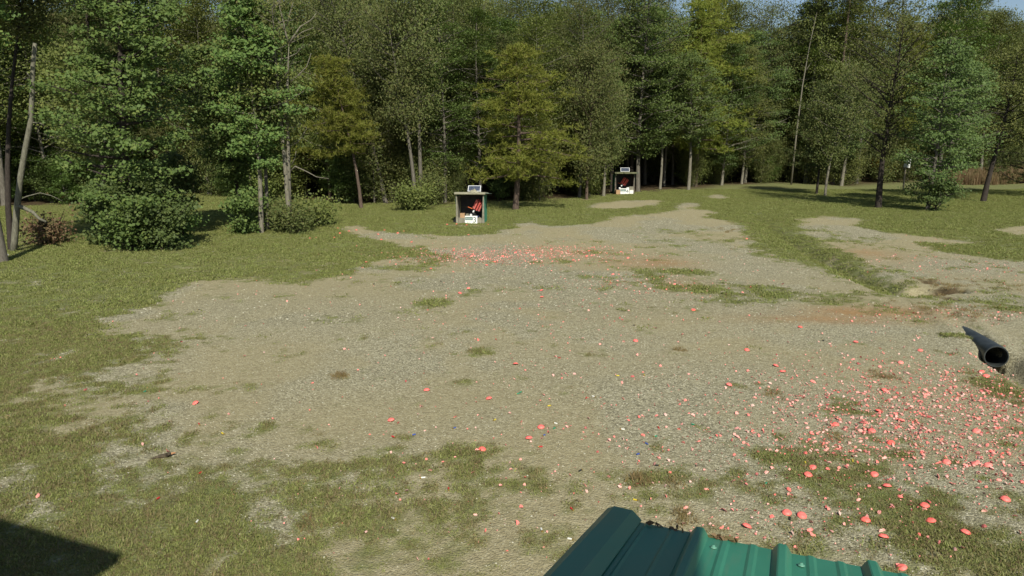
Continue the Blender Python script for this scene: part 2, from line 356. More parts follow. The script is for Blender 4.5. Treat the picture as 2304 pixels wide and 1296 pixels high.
def sample(rng, n, y0, y1, dens):
    """n tries spread over the seen ground between two distances, kept with the chance dens(x, y)"""
    y = np.sqrt(rng.rand(n) * (y1 * y1 - y0 * y0) + y0 * y0); x = (rng.rand(n) * 2 - 1) * (.74 * y + 1.0)
    k = rng.rand(n) < dens(x, y); return x[k], y[k]
# ---- grass
rng = np.random.RandomState(3)
def tuft(rng, n, h, wd, spread, lean=.5):
    V = []; F = []
    for i in range(n):
        a = rng.rand() * 6.283; r = spread * math.sqrt(rng.rand()); p = np.array((r * math.cos(a), r * math.sin(a), 0))
        a2 = rng.rand() * 6.283; ln = np.array((math.cos(a2), math.sin(a2), 0)) * lean * h * rng.rand(); sd_ = np.array((-math.sin(a2), math.cos(a2), 0)) * wd
        if rng.rand() < .5: sd_ = np.array((math.cos(a2), math.sin(a2), 0)) * wd
        hh = h * (.45 + .75 * rng.rand()); k = len(V)
        V += [p - sd_, p + sd_, p + ln * .45 + sd_ * .7 + (0, 0, hh * .6), p + ln * .45 - sd_ * .7 + (0, 0, hh * .6), p + ln * 1.2 + (0, 0, hh)]
        F += [(k, k + 1, k + 2), (k, k + 2, k + 3), (k + 3, k + 2, k + 4)]
    return np.array(V), np.array(F)
def grassmat(name, cols):
    return leafmat(name, cols, .3, .7)
M['grass'] = grassmat('grass_blades', [(.125, .148, .044), (.175, .203, .06), (.215, .243, .078), (.265, .255, .115)])
M['grass_dry'] = grassmat('straw_blades', [(.2, .18, .08), (.16, .16, .06), (.26, .23, .12), (.2, .15, .07)])
M['grass_brown'] = grassmat('dry_grass_blades', [(.22, .15, .065), (.26, .19, .085), (.2, .17, .065), (.28, .22, .12)])
tn = source('grass_tuft', [mesh_np('grass_tuft', *tuft(rng, 16 + 2 * k, .014 + .005 * ((k * 2) % 5), .0038, .07, 1.3), M['grass' if k not in (2, 5) else 'grass_dry']) for k in range(6)])
tf = source('lawn_tuft', [mesh_np('lawn_tuft', *tuft(rng, 30, .038, .009, .17, 1.1), M['grass']) for _ in range(5)])
def gdens(x, y):
    q = layout(x, y); return q[0] ** 1.5 * (1 - q[3])
def rots(rng, n, tilt=0): return np.stack([tilt * (rng.rand(n) - .5), tilt * (rng.rand(n) - .5), rng.rand(n) * 6.283], 1)
def do_grass():
    for nm, y0, y1, n, src, sc, lb in (('grass', 5.4, 19, 170000, tn, 1.0, 'short worn grass growing in patches around the near gravel'),
                                       ('lawn_grass', 12, 62, 130000, tf, 1.0, 'mown green lawn grass between the gravel and the trees')):
        fade = (lambda y: sm(19 - y, 0, 6)) if y0 < 6 else (lambda y: sm(y, 12, 18))
        x, y = sample(rng, n, y0, y1, lambda x, y: gdens(x, y) * fade(y)); k = len(x)
        s = (.55 + .9 * rng.rand(k)) * (.65 + .8 * fbm(x, y, .9, 71, 3)); s = np.stack([s * 1.15, s * 1.15, s * (.35 + .65 * layout(x, y)[0])], 1)
        scatter(nm, np.stack([x, y, hz(x, y) - .004], 1), s, rots(rng, k, .3), src, lb, 'grass')
do_grass()
# brown dry tufts
bt = source('dry_tuft', [mesh_np('dry_tuft', *tuft(rng, 26, .06, .004, .09, 1.3), M['grass_brown']) for _ in range(3)])
bx = []
for a, b_, r, n in ((767, 850, .14, 26), (1990, 850, .2, 26), (1525, 790, .1, 12), (1540, 1165, .16, 22), (1425, 1072, .14, 16), (1450, 1090, .12, 12), (1510, 1090, .12, 10), (1880, 990, .2, 14), (2100, 705, .8, 60), (2190, 708, .9, 60), (1640, 520, 1.2, 40), (1690, 500, 1.0, 40), (700, 1180, .3, 14), (1730, 890, .25, 14), (2240, 640, .9, 40), (2135, 646, .45, 60), (2090, 629, .25, 30), (2110, 662, .5, 24)):
    q = P(a, b_)
    for k in range(int(n * .6)): bx.append((q[0] + rng.randn() * r * .6, q[1] + rng.randn() * r * .6))
bx = np.array(bx); s = .7 + .6 * rng.rand(len(bx))
scatter('dry_grass', np.stack([bx[:, 0], bx[:, 1], hz(bx[:, 0], bx[:, 1]) - .004], 1), np.stack([s, s, s], 1), rots(rng, len(bx), .5), bt, 'small rust-brown dry weeds dotted over the gravel', 'dry grass')
# ---- gravel
def pebble(rng):
    import bmesh
    bm = bmesh.new(); bmesh.ops.create_icosphere(bm, subdivisions=1, radius=1)
    V = np.array([v.co[:] for v in bm.verts]); F = np.array([[v.index for v in f.verts] for f in bm.faces]); bm.free()
    V = V * (1 + .35 * (rng.rand(len(V), 1) - .5)) * (1, .6 + .4 * rng.rand(), .35 + .35 * rng.rand()); return V, F
def stonemat(name, cols):
    m, t, b, o = newmat(name); oi = t.nodes.new('ShaderNodeObjectInfo')
    c = ramp(t, [(i / (len(cols) - 1), q) for i, q in enumerate(cols)], oi.outputs['Random'])
    t.links.new(mixc(t, 1.0, c, ramp(t, [(.3, (.75, .75, .75)), (.7, (1.1, 1.1, 1.1))], noise(t, 3, 4, objco(t))), 'MULTIPLY'), b.inputs['Base Color'])
    b.inputs['Roughness'].default_value = .85; b.inputs['Specular IOR Level'].default_value = .2; return m
M['stone'] = stonemat('gravel_stone', [(.16, .148, .105), (.26, .245, .172), (.31, .29, .2), (.34, .318, .22), (.37, .345, .24), (.43, .405, .3), (.56, .535, .43)])
ps = source('gravel_stone', [mesh_np('gravel_stone', *pebble(rng), M['stone']) for _ in range(6)])
def pd(x, y):
    g, k, o_, l = layout(x, y); return (1 - g) * (.25 + .75 * k) * (1 - .6 * o_)
for nm, y0, y1, n, lo, hi, lb in (('gravel', 5.4, 16, 150000, .005, .015, 'crushed grey and tan gravel covering the near clearing'), ('far_gravel', 16, 46, 90000, .012, .032, 'pale crushed gravel on the far half of the clearing')):
    x, y = sample(rng, n, y0, y1, pd); k = len(x); s = lo + (hi - lo) * rng.rand(k) ** 2.2
    scatter(nm, np.stack([x, y, hz(x, y) + s * .1], 1), np.stack([s, s, s], 1), rots(rng, k, .6), ps, lb, 'gravel')
# ------------------------------------------------------------------ trees
def leaves(rng, C, l, wd, up=.8, rnd=.9, droop=0):
    """one small diamond face per leaf around the centres C"""
    n = len(C); N = rng.randn(n, 3) * rnd + (.12, -.45, up); N /= np.linalg.norm(N, axis=1)[:, None]
    A = np.cross(N, rng.randn(n, 3)); A[:, 2] -= droop; A /= np.linalg.norm(A, axis=1)[:, None] + 1e-9
    B = np.cross(N, A); B /= np.linalg.norm(B, axis=1)[:, None] + 1e-9
    s = (.45 + 1.0 * rng.rand(n, 1) ** 1.3); A = A * l * s * .5; B = B * wd * s * .5
    V = np.stack([C - A, C - A * .1 + B, C + A, C - A * .1 - B], 1).reshape(-1, 3)
    return V, np.arange(n * 4).reshape(-1, 4)
def needles(rng, C, l, k=9, wd=.017):
    """a spray of k needles from each centre"""
    n = len(C); D = rng.randn(n, k, 3); D[..., 2] = D[..., 2] * .7 + .55; D /= np.linalg.norm(D, axis=2)[..., None]
    W_ = np.cross(D, rng.randn(n, k, 3)); W_ /= np.linalg.norm(W_, axis=2)[..., None] + 1e-9
    s = l * (.6 + .6 * rng.rand(n, k, 1)); c = C[:, None] + 0 * D
    V = np.stack([c - W_ * wd, c + W_ * wd, c + D * s + W_ * wd * .4, c + D * s - W_ * wd * .4], 2).reshape(-1, 3)
    return V, np.arange(n * k * 4).reshape(-1, 4)
PROF = {'round': lambda s: np.minimum(1, .75 + s) * np.clip(1.04 - s ** 1.8, 0, 1) ** .8,
        'egg': lambda s: np.sin(np.pi * np.clip(s, 0, 1) ** .75 * .96 + .06) ** .75,
        'cone': lambda s: (1.03 - s) ** .8 * np.minimum(1, s * 5 + .35),
        'vase': lambda s: np.minimum(1, .3 + 1.1 * s) * np.minimum(1, (1.02 - s) * 3.2) ** .6,
        'dome': lambda s: np.sqrt(np.clip(1 - s ** 2, 0, 1)) * .95 + .05,
        'top': lambda s: np.minimum(1, s * 2.2 + .15) * np.minimum(1, (1.03 - s) * 2.2) ** .7}
KIND = {  # leaf style, leaf material, profile, branch rise, clumps per branch, leaves per clump, leaf length, width, clump size (xy, z)
 'gum': ('leaf', 'gum', 'egg', .28, 6, 46, .135, .11, .28, .1),
 'teal': ('leaf', 'teal', 'egg', .22, 6, 42, .135, .105, .28, .11),
 'mixed': ('leaf', 'mixed', 'egg', .35, 6, 46, .13, .095, .38, .17),
 'olive': ('leaf', 'olive', 'vase', .6, 7, 46, .14, .07, .42, .32),
 'pine': ('needle', 'pine', 'round', .12, 6, 12, .24, 0, .36, .12),
 'dpine': ('needle', 'dpine', 'round', .2, 6, 9, .25, 0, .34, .15),
 'tallpine': ('needle', 'dpine', 'top', .35, 7, 6, .28, 0, .34, .18),
 'shrub': ('leaf', 'teal', 'dome', .7, 4, 40, .11, .09, .2, .12),
 'lobe': ('leaf', 'teal', 'egg', .75, 6, 40, .125, .1, .24, .13),
 'lobeg': ('leaf', 'gum', 'egg', .75, 6, 44, .125, .1, .24, .12),
 'brush': ('leaf', 'olive', 'dome', .9, 6, 30, .13, .06, .3, .25),
 'weedy': ('leaf', 'mixed', 'dome', .9, 6, 30, .13, .08, .3, .25),
}
def tree_mesh(seed, kind, H, hb, Rr, r0, bark, nb=None, lean=(0, 0), fork=0, dens=1.0, bend=.25, stems=1, leafmat_=None, bare=.08, name='tree', fine=0):
    """trunk with limbs (one mesh) and foliage (one mesh)"""
    rng = np.random.RandomState(seed); st, lm, pf, rise, nc, nl, ll, lw, cs, cz = KIND[kind]
    TV, TF, CC = [], [], []; off = 0
    def addt(p, r, n):
        nonlocal off
        v, f = tube_np(np.array(p), np.array(r), n); TV.append(v); TF.append(f + off); off += len(v)
    prof = PROF[pf]; nb = nb or int(12 + 5.5 * (H - hb) * (1.2 if kind not in ('pine', 'dpine', 'tallpine') else .8))
    for sidx in range(stems):
        k = 9; fr = np.linspace(0, 1, k); ph = rng.rand(4) * 6.28; sa = sidx / max(stems, 1) * 6.283 + rng.rand()
        so = 0 if stems == 1 else .12 + .2 * r0; sl = 0 if stems == 1 else .12 * H
        Hs = H * (1 if sidx == 0 else .75 + .2 * rng.rand())
        px = lean[0] * fr ** 1.2 + bend * (np.sin(fr * 4 + ph[0]) - math.sin(ph[0])) * .6 + math.cos(sa) * (so + sl * fr) * (stems > 1)
        py = lean[1] * fr ** 1.2 + bend * (np.sin(fr * 3.4 + ph[1]) - math.sin(ph[1])) * .6 + math.sin(sa) * (so + sl * fr) * (stems > 1)
        tr = np.stack([px, py, Hs * fr * .97 - .15 * (fr == 0)], 1); rad = r0 * (1 - .86 * fr ** .9) / (1 if stems == 1 else 1.2)
        pts = np.insert(tr, 1, tr[0] * .93 + tr[1] * .07 + (0, 0, .12), 0); rr = np.insert(rad, 1, rad[0] * 1.05); rr[0] *= 1.5
        addt(pts, rr, 9)
        q = int(nb / stems)
        for i in range(q):
            s = (i + rng.rand()) / q; z = hb + (Hs - hb) * s * .98; f = z / Hs / .97
            if f > 1: f = 1
            p0 = np.array([np.interp(f, fr, tr[:, j]) for j in range(3)]); rt = np.interp(f, fr, rad)
            if kind in ('pine', 'dpine', 'tallpine'): az = (i // 4) * 1.1 + (i % 4) * 1.57 + rng.randn() * .35; z = hb + (Hs - hb) * ((i // 4 * 4 + 2 + .8 * rng.rand()) / q) * .98
            else: az = i * 2.4 + rng.randn() * .5
            L = Rr * float(prof(np.array(s))) * ((.42 + .72 * rng.rand()) if kind not in ('shrub', 'brush', 'weedy', 'lobe', 'lobeg') else (.2 + 1.15 * rng.rand())) + .15
            d = np.array((math.cos(az), math.sin(az), 0)); rs = rise * (.4 + .9 * rng.rand()) * (1.2 - .3 * s)
            if kind in ('pine',) and s < .35: rs -= .2
            u = np.linspace(0, 1, 5)[:, None]; sag = rng.randn(3) * .10 * L
            bp = p0 + d * L * u + np.array((0, 0, 1)) * L * rs * u ** 1.3 + sag * np.sin(u * 3.1)
            br = np.linspace(min(rt * .55, .05 + .018 * L), .010, 5); addt(bp, br, 5 if r0 > .05 else 4)
            if rng.rand() < bare: continue
            m_ = max(2, int(nc * (.5 + .6 * L / max(Rr, .1)) * dens)); tt = .28 + .75 * rng.rand(m_) ** .8
            c = np.stack([np.interp(tt, np.linspace(0, 1, 5), bp[:, j]) for j in range(3)], 1)
            lat = np.cross(d, (0, 0, 1)); sw = (rng.rand(m_, 1) - .5) * L * .75 * np.minimum(1, tt[:, None] * 1.2)
            c = c + lat * sw + rng.randn(m_, 3) * (.06 * L, .06 * L, .04 * L)
            CC.append(c)
            for e in c[:2]:
                j = np.interp(.45, np.linspace(0, 1, 5), bp[:, 0]), np.interp(.45, np.linspace(0, 1, 5), bp[:, 1]), np.interp(.45, np.linspace(0, 1, 5), bp[:, 2])
                addt(np.array([j, (np.array(j) + e) / 2 + (0, 0, .03), e]), np.array((.018, .012, .005)), 3)
    if fine: nl = int(nl * 1.6); ll *= .75; lw *= .78
    T = mesh_np(name + '_trunk', np.concatenate(TV), np.concatenate(TF), M[bark], True)
    CC = np.concatenate(CC) if CC else np.zeros((1, 3)); n = max(3, int(nl)) if st == 'leaf' else nl
    C = np.repeat(CC, n, 0); C = C + rng.randn(*C.shape) * (cs, cs, cz) * (1 if st == 'leaf' else 1)
    if kind == 'olive': C[:, 2] -= .1 * rng.rand(len(C))
    C[:, 2] = np.maximum(C[:, 2], .06)
    V, F = leaves(rng, C, ll, lw, .75 if kind != 'olive' else .45, .42 if kind in ('gum', 'teal', 'shrub') else .55, .6 if kind == 'olive' else .15) if st == 'leaf' else needles(rng, C, ll)
    K = mesh_np(name + '_crown', V, F, M[leafmat_ or lm])
    return T, K
def plant(name, loc2, T, K, label, cat='tree', group=None, rz=0, sc=1, z=None):
    e = empty(name, (loc2[0], loc2[1], (H1(*loc2) if z is None else z) - .03), rz); e.scale = (sc, sc, sc)
    link('trunk' if cat == 'tree' else 'stem', T, e); link('crown' if cat == 'tree' else 'foliage', K, e)
    return tag(e, label, cat, group)
TREES = [  # kind, pixel of the foot, height, crown base, crown radius, trunk radius, bark, options, label
 ('gum', 4, 590, 15, 7.0, 2.2, .21, 'bark_grey', dict(lean=(-1.2, 2)), 'tall grey-barked tree rising along the left edge of the photo'),
 ('olive', 26, 562, 13, 8, 2.0, .12, 'bark_dark', dict(lean=(.4, 3)), 'slim dark-trunked tree close behind the broken snag'),
 ('gum', 305, 556, 13, .9, 2.3, .19, 'bark_dark', dict(lean=(0, .3), dens=1.15), 'tallest dense green tree rising out of the left shrub mass'),
 ('teal', 412, 512, 3.6, .9, .75, .06, 'bark_pale', dict(), 'small sapling with pale trunk at right side of the shrub mass'),
 ('mixed', 232, 492, 9, 3.0, 1.8, .1, 'bark_pale', dict(lean=(-.6, 0)), 'pale-stemmed slender tree behind left flank of the shrub mass'),
 ('gum', 548, 512, 8.6, 2.2, 1.5, .1, 'bark_dark', dict(lean=(-1.2, .3)), 'dark leaning tree at left of the pale double trunk'),
 ('gum', 588, 526, 11, 2.9, 1.75, .12, 'bark_pale', dict(lean=(-.3, .2)), 'pale-trunked green tree standing left in the bushy clump'),
 ('mixed', 602, 520, 10.5, 3.4, 1.5, .1, 'bark_grey', dict(lean=(.3, .3)), 'grey second stem of the double-trunked pair in the clump'),
 ('olive', 652, 522, 10.4, 4.2, 1.7, .13, 'bark_pale', dict(bare=.6, dens=.55, bend=.12, nb=46), 'nearly leafless pale tree with bare forked top above the clump'),
 ('pine', 744, 447, 11, 2.5, 3.2, .14, 'bark_pine', dict(), 'yellow-green pine set back right of the bare pale tree'),
 ('pine', 813, 468, 9.5, 3.4, 2.1, .12, 'bark_pine', dict(lean=(-1.4, .4)), 'reddish pine trunk leaning left at the edge of the lawn'),
 ('olive', 868, 457, 14, 5.5, 2.6, .16, 'bark_grey', dict(lean=(-3.4, .6), bend=.15), 'grey trunk leaning strongly left out of the middle thicket'),
 ('olive', 883, 455, 13, 5, 2.5, .19, 'bark_pale', dict(lean=(.3, 1)), 'thick pale trunk beside the strongly leaning grey one'),
 ('olive', 901, 450, 12, 5, 1.9, .08, 'bark_pale', dict(), 'thin pale trunk in the middle of the thicket left of the shed'),
 ('olive', 936, 468, 12.5, 4.6, 2.4, .14, 'bark_grey', dict(lean=(-1.3, .4)), 'curved grey trunk crossing in front of the straight one'),
 ('olive', 948, 464, 14, 5.2, 2.6, .15, 'bark_grey', dict(bend=.08), 'straight grey trunk with a bare limb pointing to the shed'),
 ('pine', 1052, 440, 10.6, 2.2, 3.1, .14, 'bark_dark', dict(), 'shaggy pine directly behind the near trap shed'),
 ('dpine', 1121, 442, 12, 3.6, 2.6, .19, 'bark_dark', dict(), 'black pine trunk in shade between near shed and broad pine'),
 ('pine', 1160, 471, 9.9, 1.9, 3.7, .2, 'bark_pine', dict(nb=60, dens=1.1), 'broad layered pine right of the near trap shed'),
 ('pine', 1222, 444, 7.5, 1.7, 2.2, .1, 'bark_pine', dict(), 'shorter pine just behind right side of the broad pine'),
 ('olive', 1320, 449, 10.6, 1.3, 2.6, .11, 'bark_pine', dict(dens=1.2, leafmat_='olive'), 'dull olive tree growing from a reddish mound of soil'),
 ('olive', 1358, 441, 9, 2.0, 1.6, .12, 'bark_pale', dict(), 'stubby pale trunk just left of the far trap shed'),
 ('gum', 1485, 426, 11.5, 4.0, 2.0, .12, 'bark_pale', dict(lean=(.4, .5), bend=.35), 'crooked pale trunk nearest right of the far trap shed'),
 ('mixed', 1494, 420, 13, 5, 2.0, .14, 'bark_grey', dict(), 'grey trunk half hidden behind the crooked pale one'),
 ('gum', 1549, 428, 11.2, 3.6, 2.9, .15, 'bark_pale', dict(bend=.2), 'straight pale-trunked green tree with round crown right of far shed'),
 ('teal', 1628, 410, 7.5, 1.2, 2.1, .08, 'bark_pale', dict(), 'low-branched pale sapling at the left end of the brush line'),
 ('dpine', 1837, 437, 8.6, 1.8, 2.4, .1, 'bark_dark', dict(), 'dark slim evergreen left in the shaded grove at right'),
 ('olive', 1856, 441, 9.5, 2.4, 2.4, .1, 'bark_pale', dict(lean=(1.5, 0)), 'pale leaning trunk next to the dark slim evergreen'),
 ('teal', 1893, 418, 10, 2.6, 2.6, .16, 'bark_pale', dict(), 'short pale trunk deeper in the shaded grove at right'),
 ('olive', 1976, 467, 11.5, 3.2, 3.5, .2, 'bark_dark', dict(dens=.5, nb=70), 'thick black trunk with an open twiggy crown'),
 ('teal', 2086, 473, 10.2, 1.0, 2.5, .12, 'bark_grey', dict(lean=(.3, 0)), 'bright green tree with low boughs right of the black trunk'),
 ('teal', 2112, 462, 9.2, 1.8, 2.4, .11, 'bark_grey', dict(lean=(.9, 0)), 'second grey stem behind the bright low-boughed tree'),
 ('mixed', 2212, 453, 10.5, 3.6, 3.1, .19, 'bark_dark', dict(lean=(.8, .2)), 'lone dark leaning trunk on the open lawn at right'),
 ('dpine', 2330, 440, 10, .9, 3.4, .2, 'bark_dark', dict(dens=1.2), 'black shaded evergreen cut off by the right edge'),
]
NM = {'pine': 'pine_tree', 'dpine': 'pine_tree', 'tallpine': 'pine_tree', 'gum': 'hardwood_tree', 'teal': 'hardwood_tree', 'mixed': 'hardwood_tree', 'olive': 'hardwood_tree'}
for i, (kd, px, py, H, hb, Rr, r0, bk, op, lb) in enumerate(TREES):
    T, K = tree_mesh(100 + i, kd, H, hb, Rr, r0, bk, **op)
    plant(NM[kd], P(px, py), T, K, lb)
SHRUBS = [  # kind, pixel of the foot, height, radius, label
 ('lobe', 240, 550, 1.9, .75, 'leftmost low bush of the shrub mass on the left lawn'),
 ('lobe', 272, 558, 2.5, .85, 'second bush from the left in the shrub mass'),
 ('lobeg', 306, 565, 2.0, .9, 'middle front bush of the shrub mass on the left lawn'),
 ('lobe', 338, 558, 3.1, .9, 'tallest bush of the shrub mass on the left lawn'),
 ('lobe', 372, 563, 1.7, .85, 'front right bush of the shrub mass on the left lawn'),
 ('lobeg', 402, 548, 1.5, .65, 'small bush between shrub mass and pale-trunked sapling'),
 ('lobeg', 548, 527, 1.9, .5, 'leafy low bush at the left end of the tree clump'),
 ('brush', 625, 518, 1.3, .5, 'dark low bush behind the double-trunked pair'),
 ('brush', 655, 526, 1.1, .5, 'olive bush at the foot of the bare pale tree'),
 ('weedy', 688, 514, 1.1, .6, 'loose light green bush at the right end of the clump'),
 ('weedy', 715, 506, .7, .5, 'small ragged bush beside the sandy path'),
 ('brush', 960, 462, 2.0, 1.2, 'olive brush around the foot of the straight grey trunk'),
 ('weedy', 930, 472, .9, .9, 'low green weeds in front of the middle thicket'),
 ('brush', 1005, 450, 2.6, 1.3, 'olive bush between middle thicket and near shed'),
 ('brush', 1600, 412, 2.2, 1.6, 'dark brush left of the sunken track mouth'),
 ('brush', 1670, 405, 3.0, 2.2, 'brownish tall brush in the middle of the far brush line'),
 ('weedy', 1740, 405, 3.2, 2.2, 'green-brown tall brush at the right end of the brush line'),
 ('brush', 105, 550, .8, .6, 'rusty twiggy bush in the shade beside the snag'),
 ('shrub', 2100, 474, 1.6, 1.3, 'low leafy bush at the foot of the bright low-boughed tree'),
]
for i, (kd, px, py, H, Rr, lb) in enumerate(SHRUBS):
    T, K = tree_mesh(300 + i, kd, H, .05, Rr, .04, 'bark_dark', nb=int(20 + 20 * Rr) if kd not in ('lobe', 'lobeg', 'shrub') else int(12 + 12 * Rr), stems=2 if 'lobe' in kd else 3, bend=.12, leafmat_='brown' if 'rusty' in lb else None, dens=.5 if px in (625, 655, 688, 715, 105) else .75 if 'lobe' in kd else 1.0)
    plant('shrub', P(px, py), T, K, lb, 'shrub')
q = P(1990, 408); T, K = tree_mesh(350, 'weedy', 2.0, .9, 1.3, .03, 'bark_dark', nb=34, stems=4, leafmat_='yellow')
plant('yellow_flowering_bush', q, T, K, 'small yellow blooming bush glowing behind the black trunk', 'shrub')
# the snag and the bare pale limbs
def limb(mb, pts, r0, r1, n=7): mb.tube(pts, np.linspace(r0, r1, len(pts)), n)
q = P(30, 566); e = tag(empty('dead_snag', (q[0], q[1], -.05)), 'broken-topped bare dead trunk leaning right at far left', 'dead tree')
mpx = 27.2 / FPX
def sn(px, py, dy=0): return tuple(P3(px, py, q[1] + dy) - np.array((q[0], q[1], -.05)))
mb = MB(); limb(mb, [sn(30, 575), sn(33, 540), sn(38, 470), sn(46, 400), sn(58, 330), sn(70, 270), sn(73, 200), sn(74, 150), sn(79, 97)], .125, .07, 9); mb.build('trunk', M['bark_snag'], e, smooth=True)
for pts, r in (([sn(40, 462), sn(58, 470), sn(75, 478), sn(88, 492), sn(104, 499)], .085), ([sn(72, 178), sn(64, 168), sn(58, 161)], .04), ([sn(72, 186), sn(65, 182), sn(58, 180)], .04), ([sn(66, 276), sn(88, 276), sn(100, 282), sn(110, 288)], .03),
               ([sn(42, 450), sn(60, 442), sn(90, 434), sn(115, 440), sn(140, 452)], .025), ([sn(74, 215, .05), sn(80, 226, .1), sn(84, 240, .2)], .02), ([sn(78, 130), sn(86, 132, .1), sn(92, 136, .2)], .02)):
    mb = MB(); limb(mb, pts, r, r * .5 if r > .05 else .008); mb.build('broken_limb', M['bark_snag'], e, smooth=True)
def bare_limbs(name, px, py, dist, paths, label):
    g = P(px, py); m_ = dist / FPX; e = tag(empty(name, (g[0], g[1] + .15, -.05)), label, 'dead branches')
    for pts, r in paths:
        mb = MB(); limb(mb, [tuple(P3(a, b_, g[1] - .1 - .05 * k) - np.array((g[0], g[1] + .15, -.05))) for k, (a, b_) in enumerate(pts)], r, .012); mb.build('limb', M['bark_pale'], e, smooth=True)
    return e
bare_limbs('dead_tree', 648, 520, 33.5, [([(652, 520), (650, 420), (648, 330), (646, 250), (647, 180), (649, 130), (650, 100)], .12), ([(650, 100), (643, 76), (638, 50), (630, 20), (626, -10)], .05), ([(650, 100), (662, 80), (676, 60), (700, 45), (712, 30)], .055), ([(641, 70), (625, 45), (600, 22)], .03), ([(655, 92), (680, 72), (705, 62)], .03), ([(646, 60), (652, 30), (660, 5)], .03),
    ([(650, 188), (668, 172), (690, 150), (700, 120)], .03), ([(654, 385), (664, 374), (690, 386), (712, 398), (740, 402)], .035), ([(656, 372), (664, 355), (666, 340)], .025), ([(652, 330), (670, 320), (690, 290)], .025)], 'pale dead trunk with a bare forked crown against dark leaves')
# ---- woods behind: variants shared by many trees
VAR = []
for i, (kd, H, hb, Rr, r0, bk, op) in enumerate([('gum', 13, 2.0, 2.7, .13, 'bark_grey', dict(fine=1)), ('olive', 14, 2.6, 2.9, .13, 'bark_grey', dict(fine=1)), ('mixed', 12.5, 1.8, 2.6, .12, 'bark_pale', dict(fine=1)), ('pine', 13, 2.6, 3.0, .16, 'bark_pine', {}),
        ('olive', 13, 1.6, 3.0, .12, 'bark_dark', dict(fine=1)), ('teal', 11.5, 1.4, 2.6, .12, 'bark_pale', dict(fine=1)), ('dpine', 14, 2.6, 3.0, .17, 'bark_dark', {}), ('mixed', 14.5, 3.2, 2.8, .14, 'bark_grey', dict(fine=1))]):
    VAR.append((kd, *tree_mesh(500 + i, kd, H, hb, Rr, r0, bk, **op)))
FLAB = {'gum': 'green broadleaf tree among the woods behind the lawn', 'olive': 'dull olive tree among the woods behind the lawn', 'mixed': 'yellow-green broadleaf tree among the woods behind the lawn', 'pine': 'yellow-green pine among the woods behind the lawn', 'teal': 'deep green leafy tree among the woods behind the lawn', 'dpine': 'dark pine among the woods behind the lawn'}
def where(px, y):
    fy = float(np.interp(px, [a for a, _ in FRONT], [b_ for _, b_ in FRONT])); row = 'at the front of' if y < fy + 4 else 'within' if y < fy + 10 else 'deep in'
    z = [(180, 'the woods behind the dead snag'), (420, 'the woods behind the left shrub mass'), (560, 'the woods behind the lawn gap at left'), (720, 'the woods behind the bushy clump'), (880, 'the woods behind the leaning trunks'), (1040, 'the woods left of the near shed'), (1200, 'the woods behind the broad pine'), (1390, 'the woods between the two sheds'), (1600, 'the woods right of the far shed'), (1780, 'the woods behind the brush line'), (1950, 'the woods behind the shaded grove'), (2120, 'the woods behind the black trunk'), (9999, 'the woods behind the weedy bank')]
    return ' %s %s' % (row, next(t_ for a, t_ in z if px < a))
rg = random.Random(8); used = [tuple(P(a[1], a[2])) for a in TREES]; spots = []
def clear(x, y, d):
    return all((x - a) ** 2 + (y - b_) ** 2 > d * d for a, b_ in used)
tries = 0
while len(spots) < 170 and tries < 20000:
    tries += 1; px = rg.uniform(-120, 2420); fy = float(np.interp(px, [a for a, _ in FRONT], [b_ for _, b_ in FRONT])); y = fy + rg.random() ** 1.3 * 17; x = (px - 1152) / FPX * y * 1.0
    if px > 2140 and y < fy + 4: continue
    if clear(x, y, 2.1): spots.append((x, y)); used.append((x, y))
for x, y in spots:
    px = 1152 + FPX * x / y
    wts = [3, 1.4, 3, .6, .8, 2.4, .4, 1.5] if px < 700 else [1.3, 2.2, 1.8, 1.8, 1.6, .8, .9, 1.4] if px < 1450 else [1.8, 1.5, 2.4, .8, 1.3, 1.3, 1.2, 2]
    kd, T, K = rg.choices(VAR, wts)[0]
    sc = rg.uniform(.85, 1.2) * (1.12 if px < 1000 else 1.06 if px < 1420 else 1.2 if px < 2080 else 1.4)
    lb = FLAB[kd].split(' among')[0] + where(px, y); plant(NM[kd], (x, y), T, K, lb, 'tree', 'woods: ' + lb, rg.uniform(0, 6.28), sc)
# saplings and low growth along the edge of the woods
SAP = [(kd, *tree_mesh(560 + i, kd, H, .3, Rr, .05, bk, nb=34)) for i, (kd, H, Rr, bk) in enumerate((('gum', 5, 1.3, 'bark_pale'), ('olive', 5.5, 1.5, 'bark_grey'), ('mixed', 4.4, 1.3, 'bark_grey'), ('teal', 3.6, 1.2, 'bark_dark')))]
nsap = 0
while nsap < 75:
    px = rg.uniform(20, 2110); fy = float(np.interp(px, [a for a, _ in FRONT], [b_ for _, b_ in FRONT])); y = fy + rg.uniform(-1.2, 4); x = (px - 1152) / FPX * y
    if 1360 < px < 1450 or 1560 < px < 1600: continue
    kd, T, K = rg.choices(SAP, [2, .8, 2, 2] if px < 720 else [.6, 3, 2, .7])[0]; nsap += 1
    lb = {'gum': 'low green sapling', 'olive': 'low olive sapling', 'mixed': 'low yellow-green sapling', 'teal': 'low dark green sapling'}[kd] + where(px, y)
    plant('sapling', (x, y), T, K, lb, 'tree', 'saplings: ' + lb, rg.uniform(0, 6.28), rg.uniform(.6, 1.15))
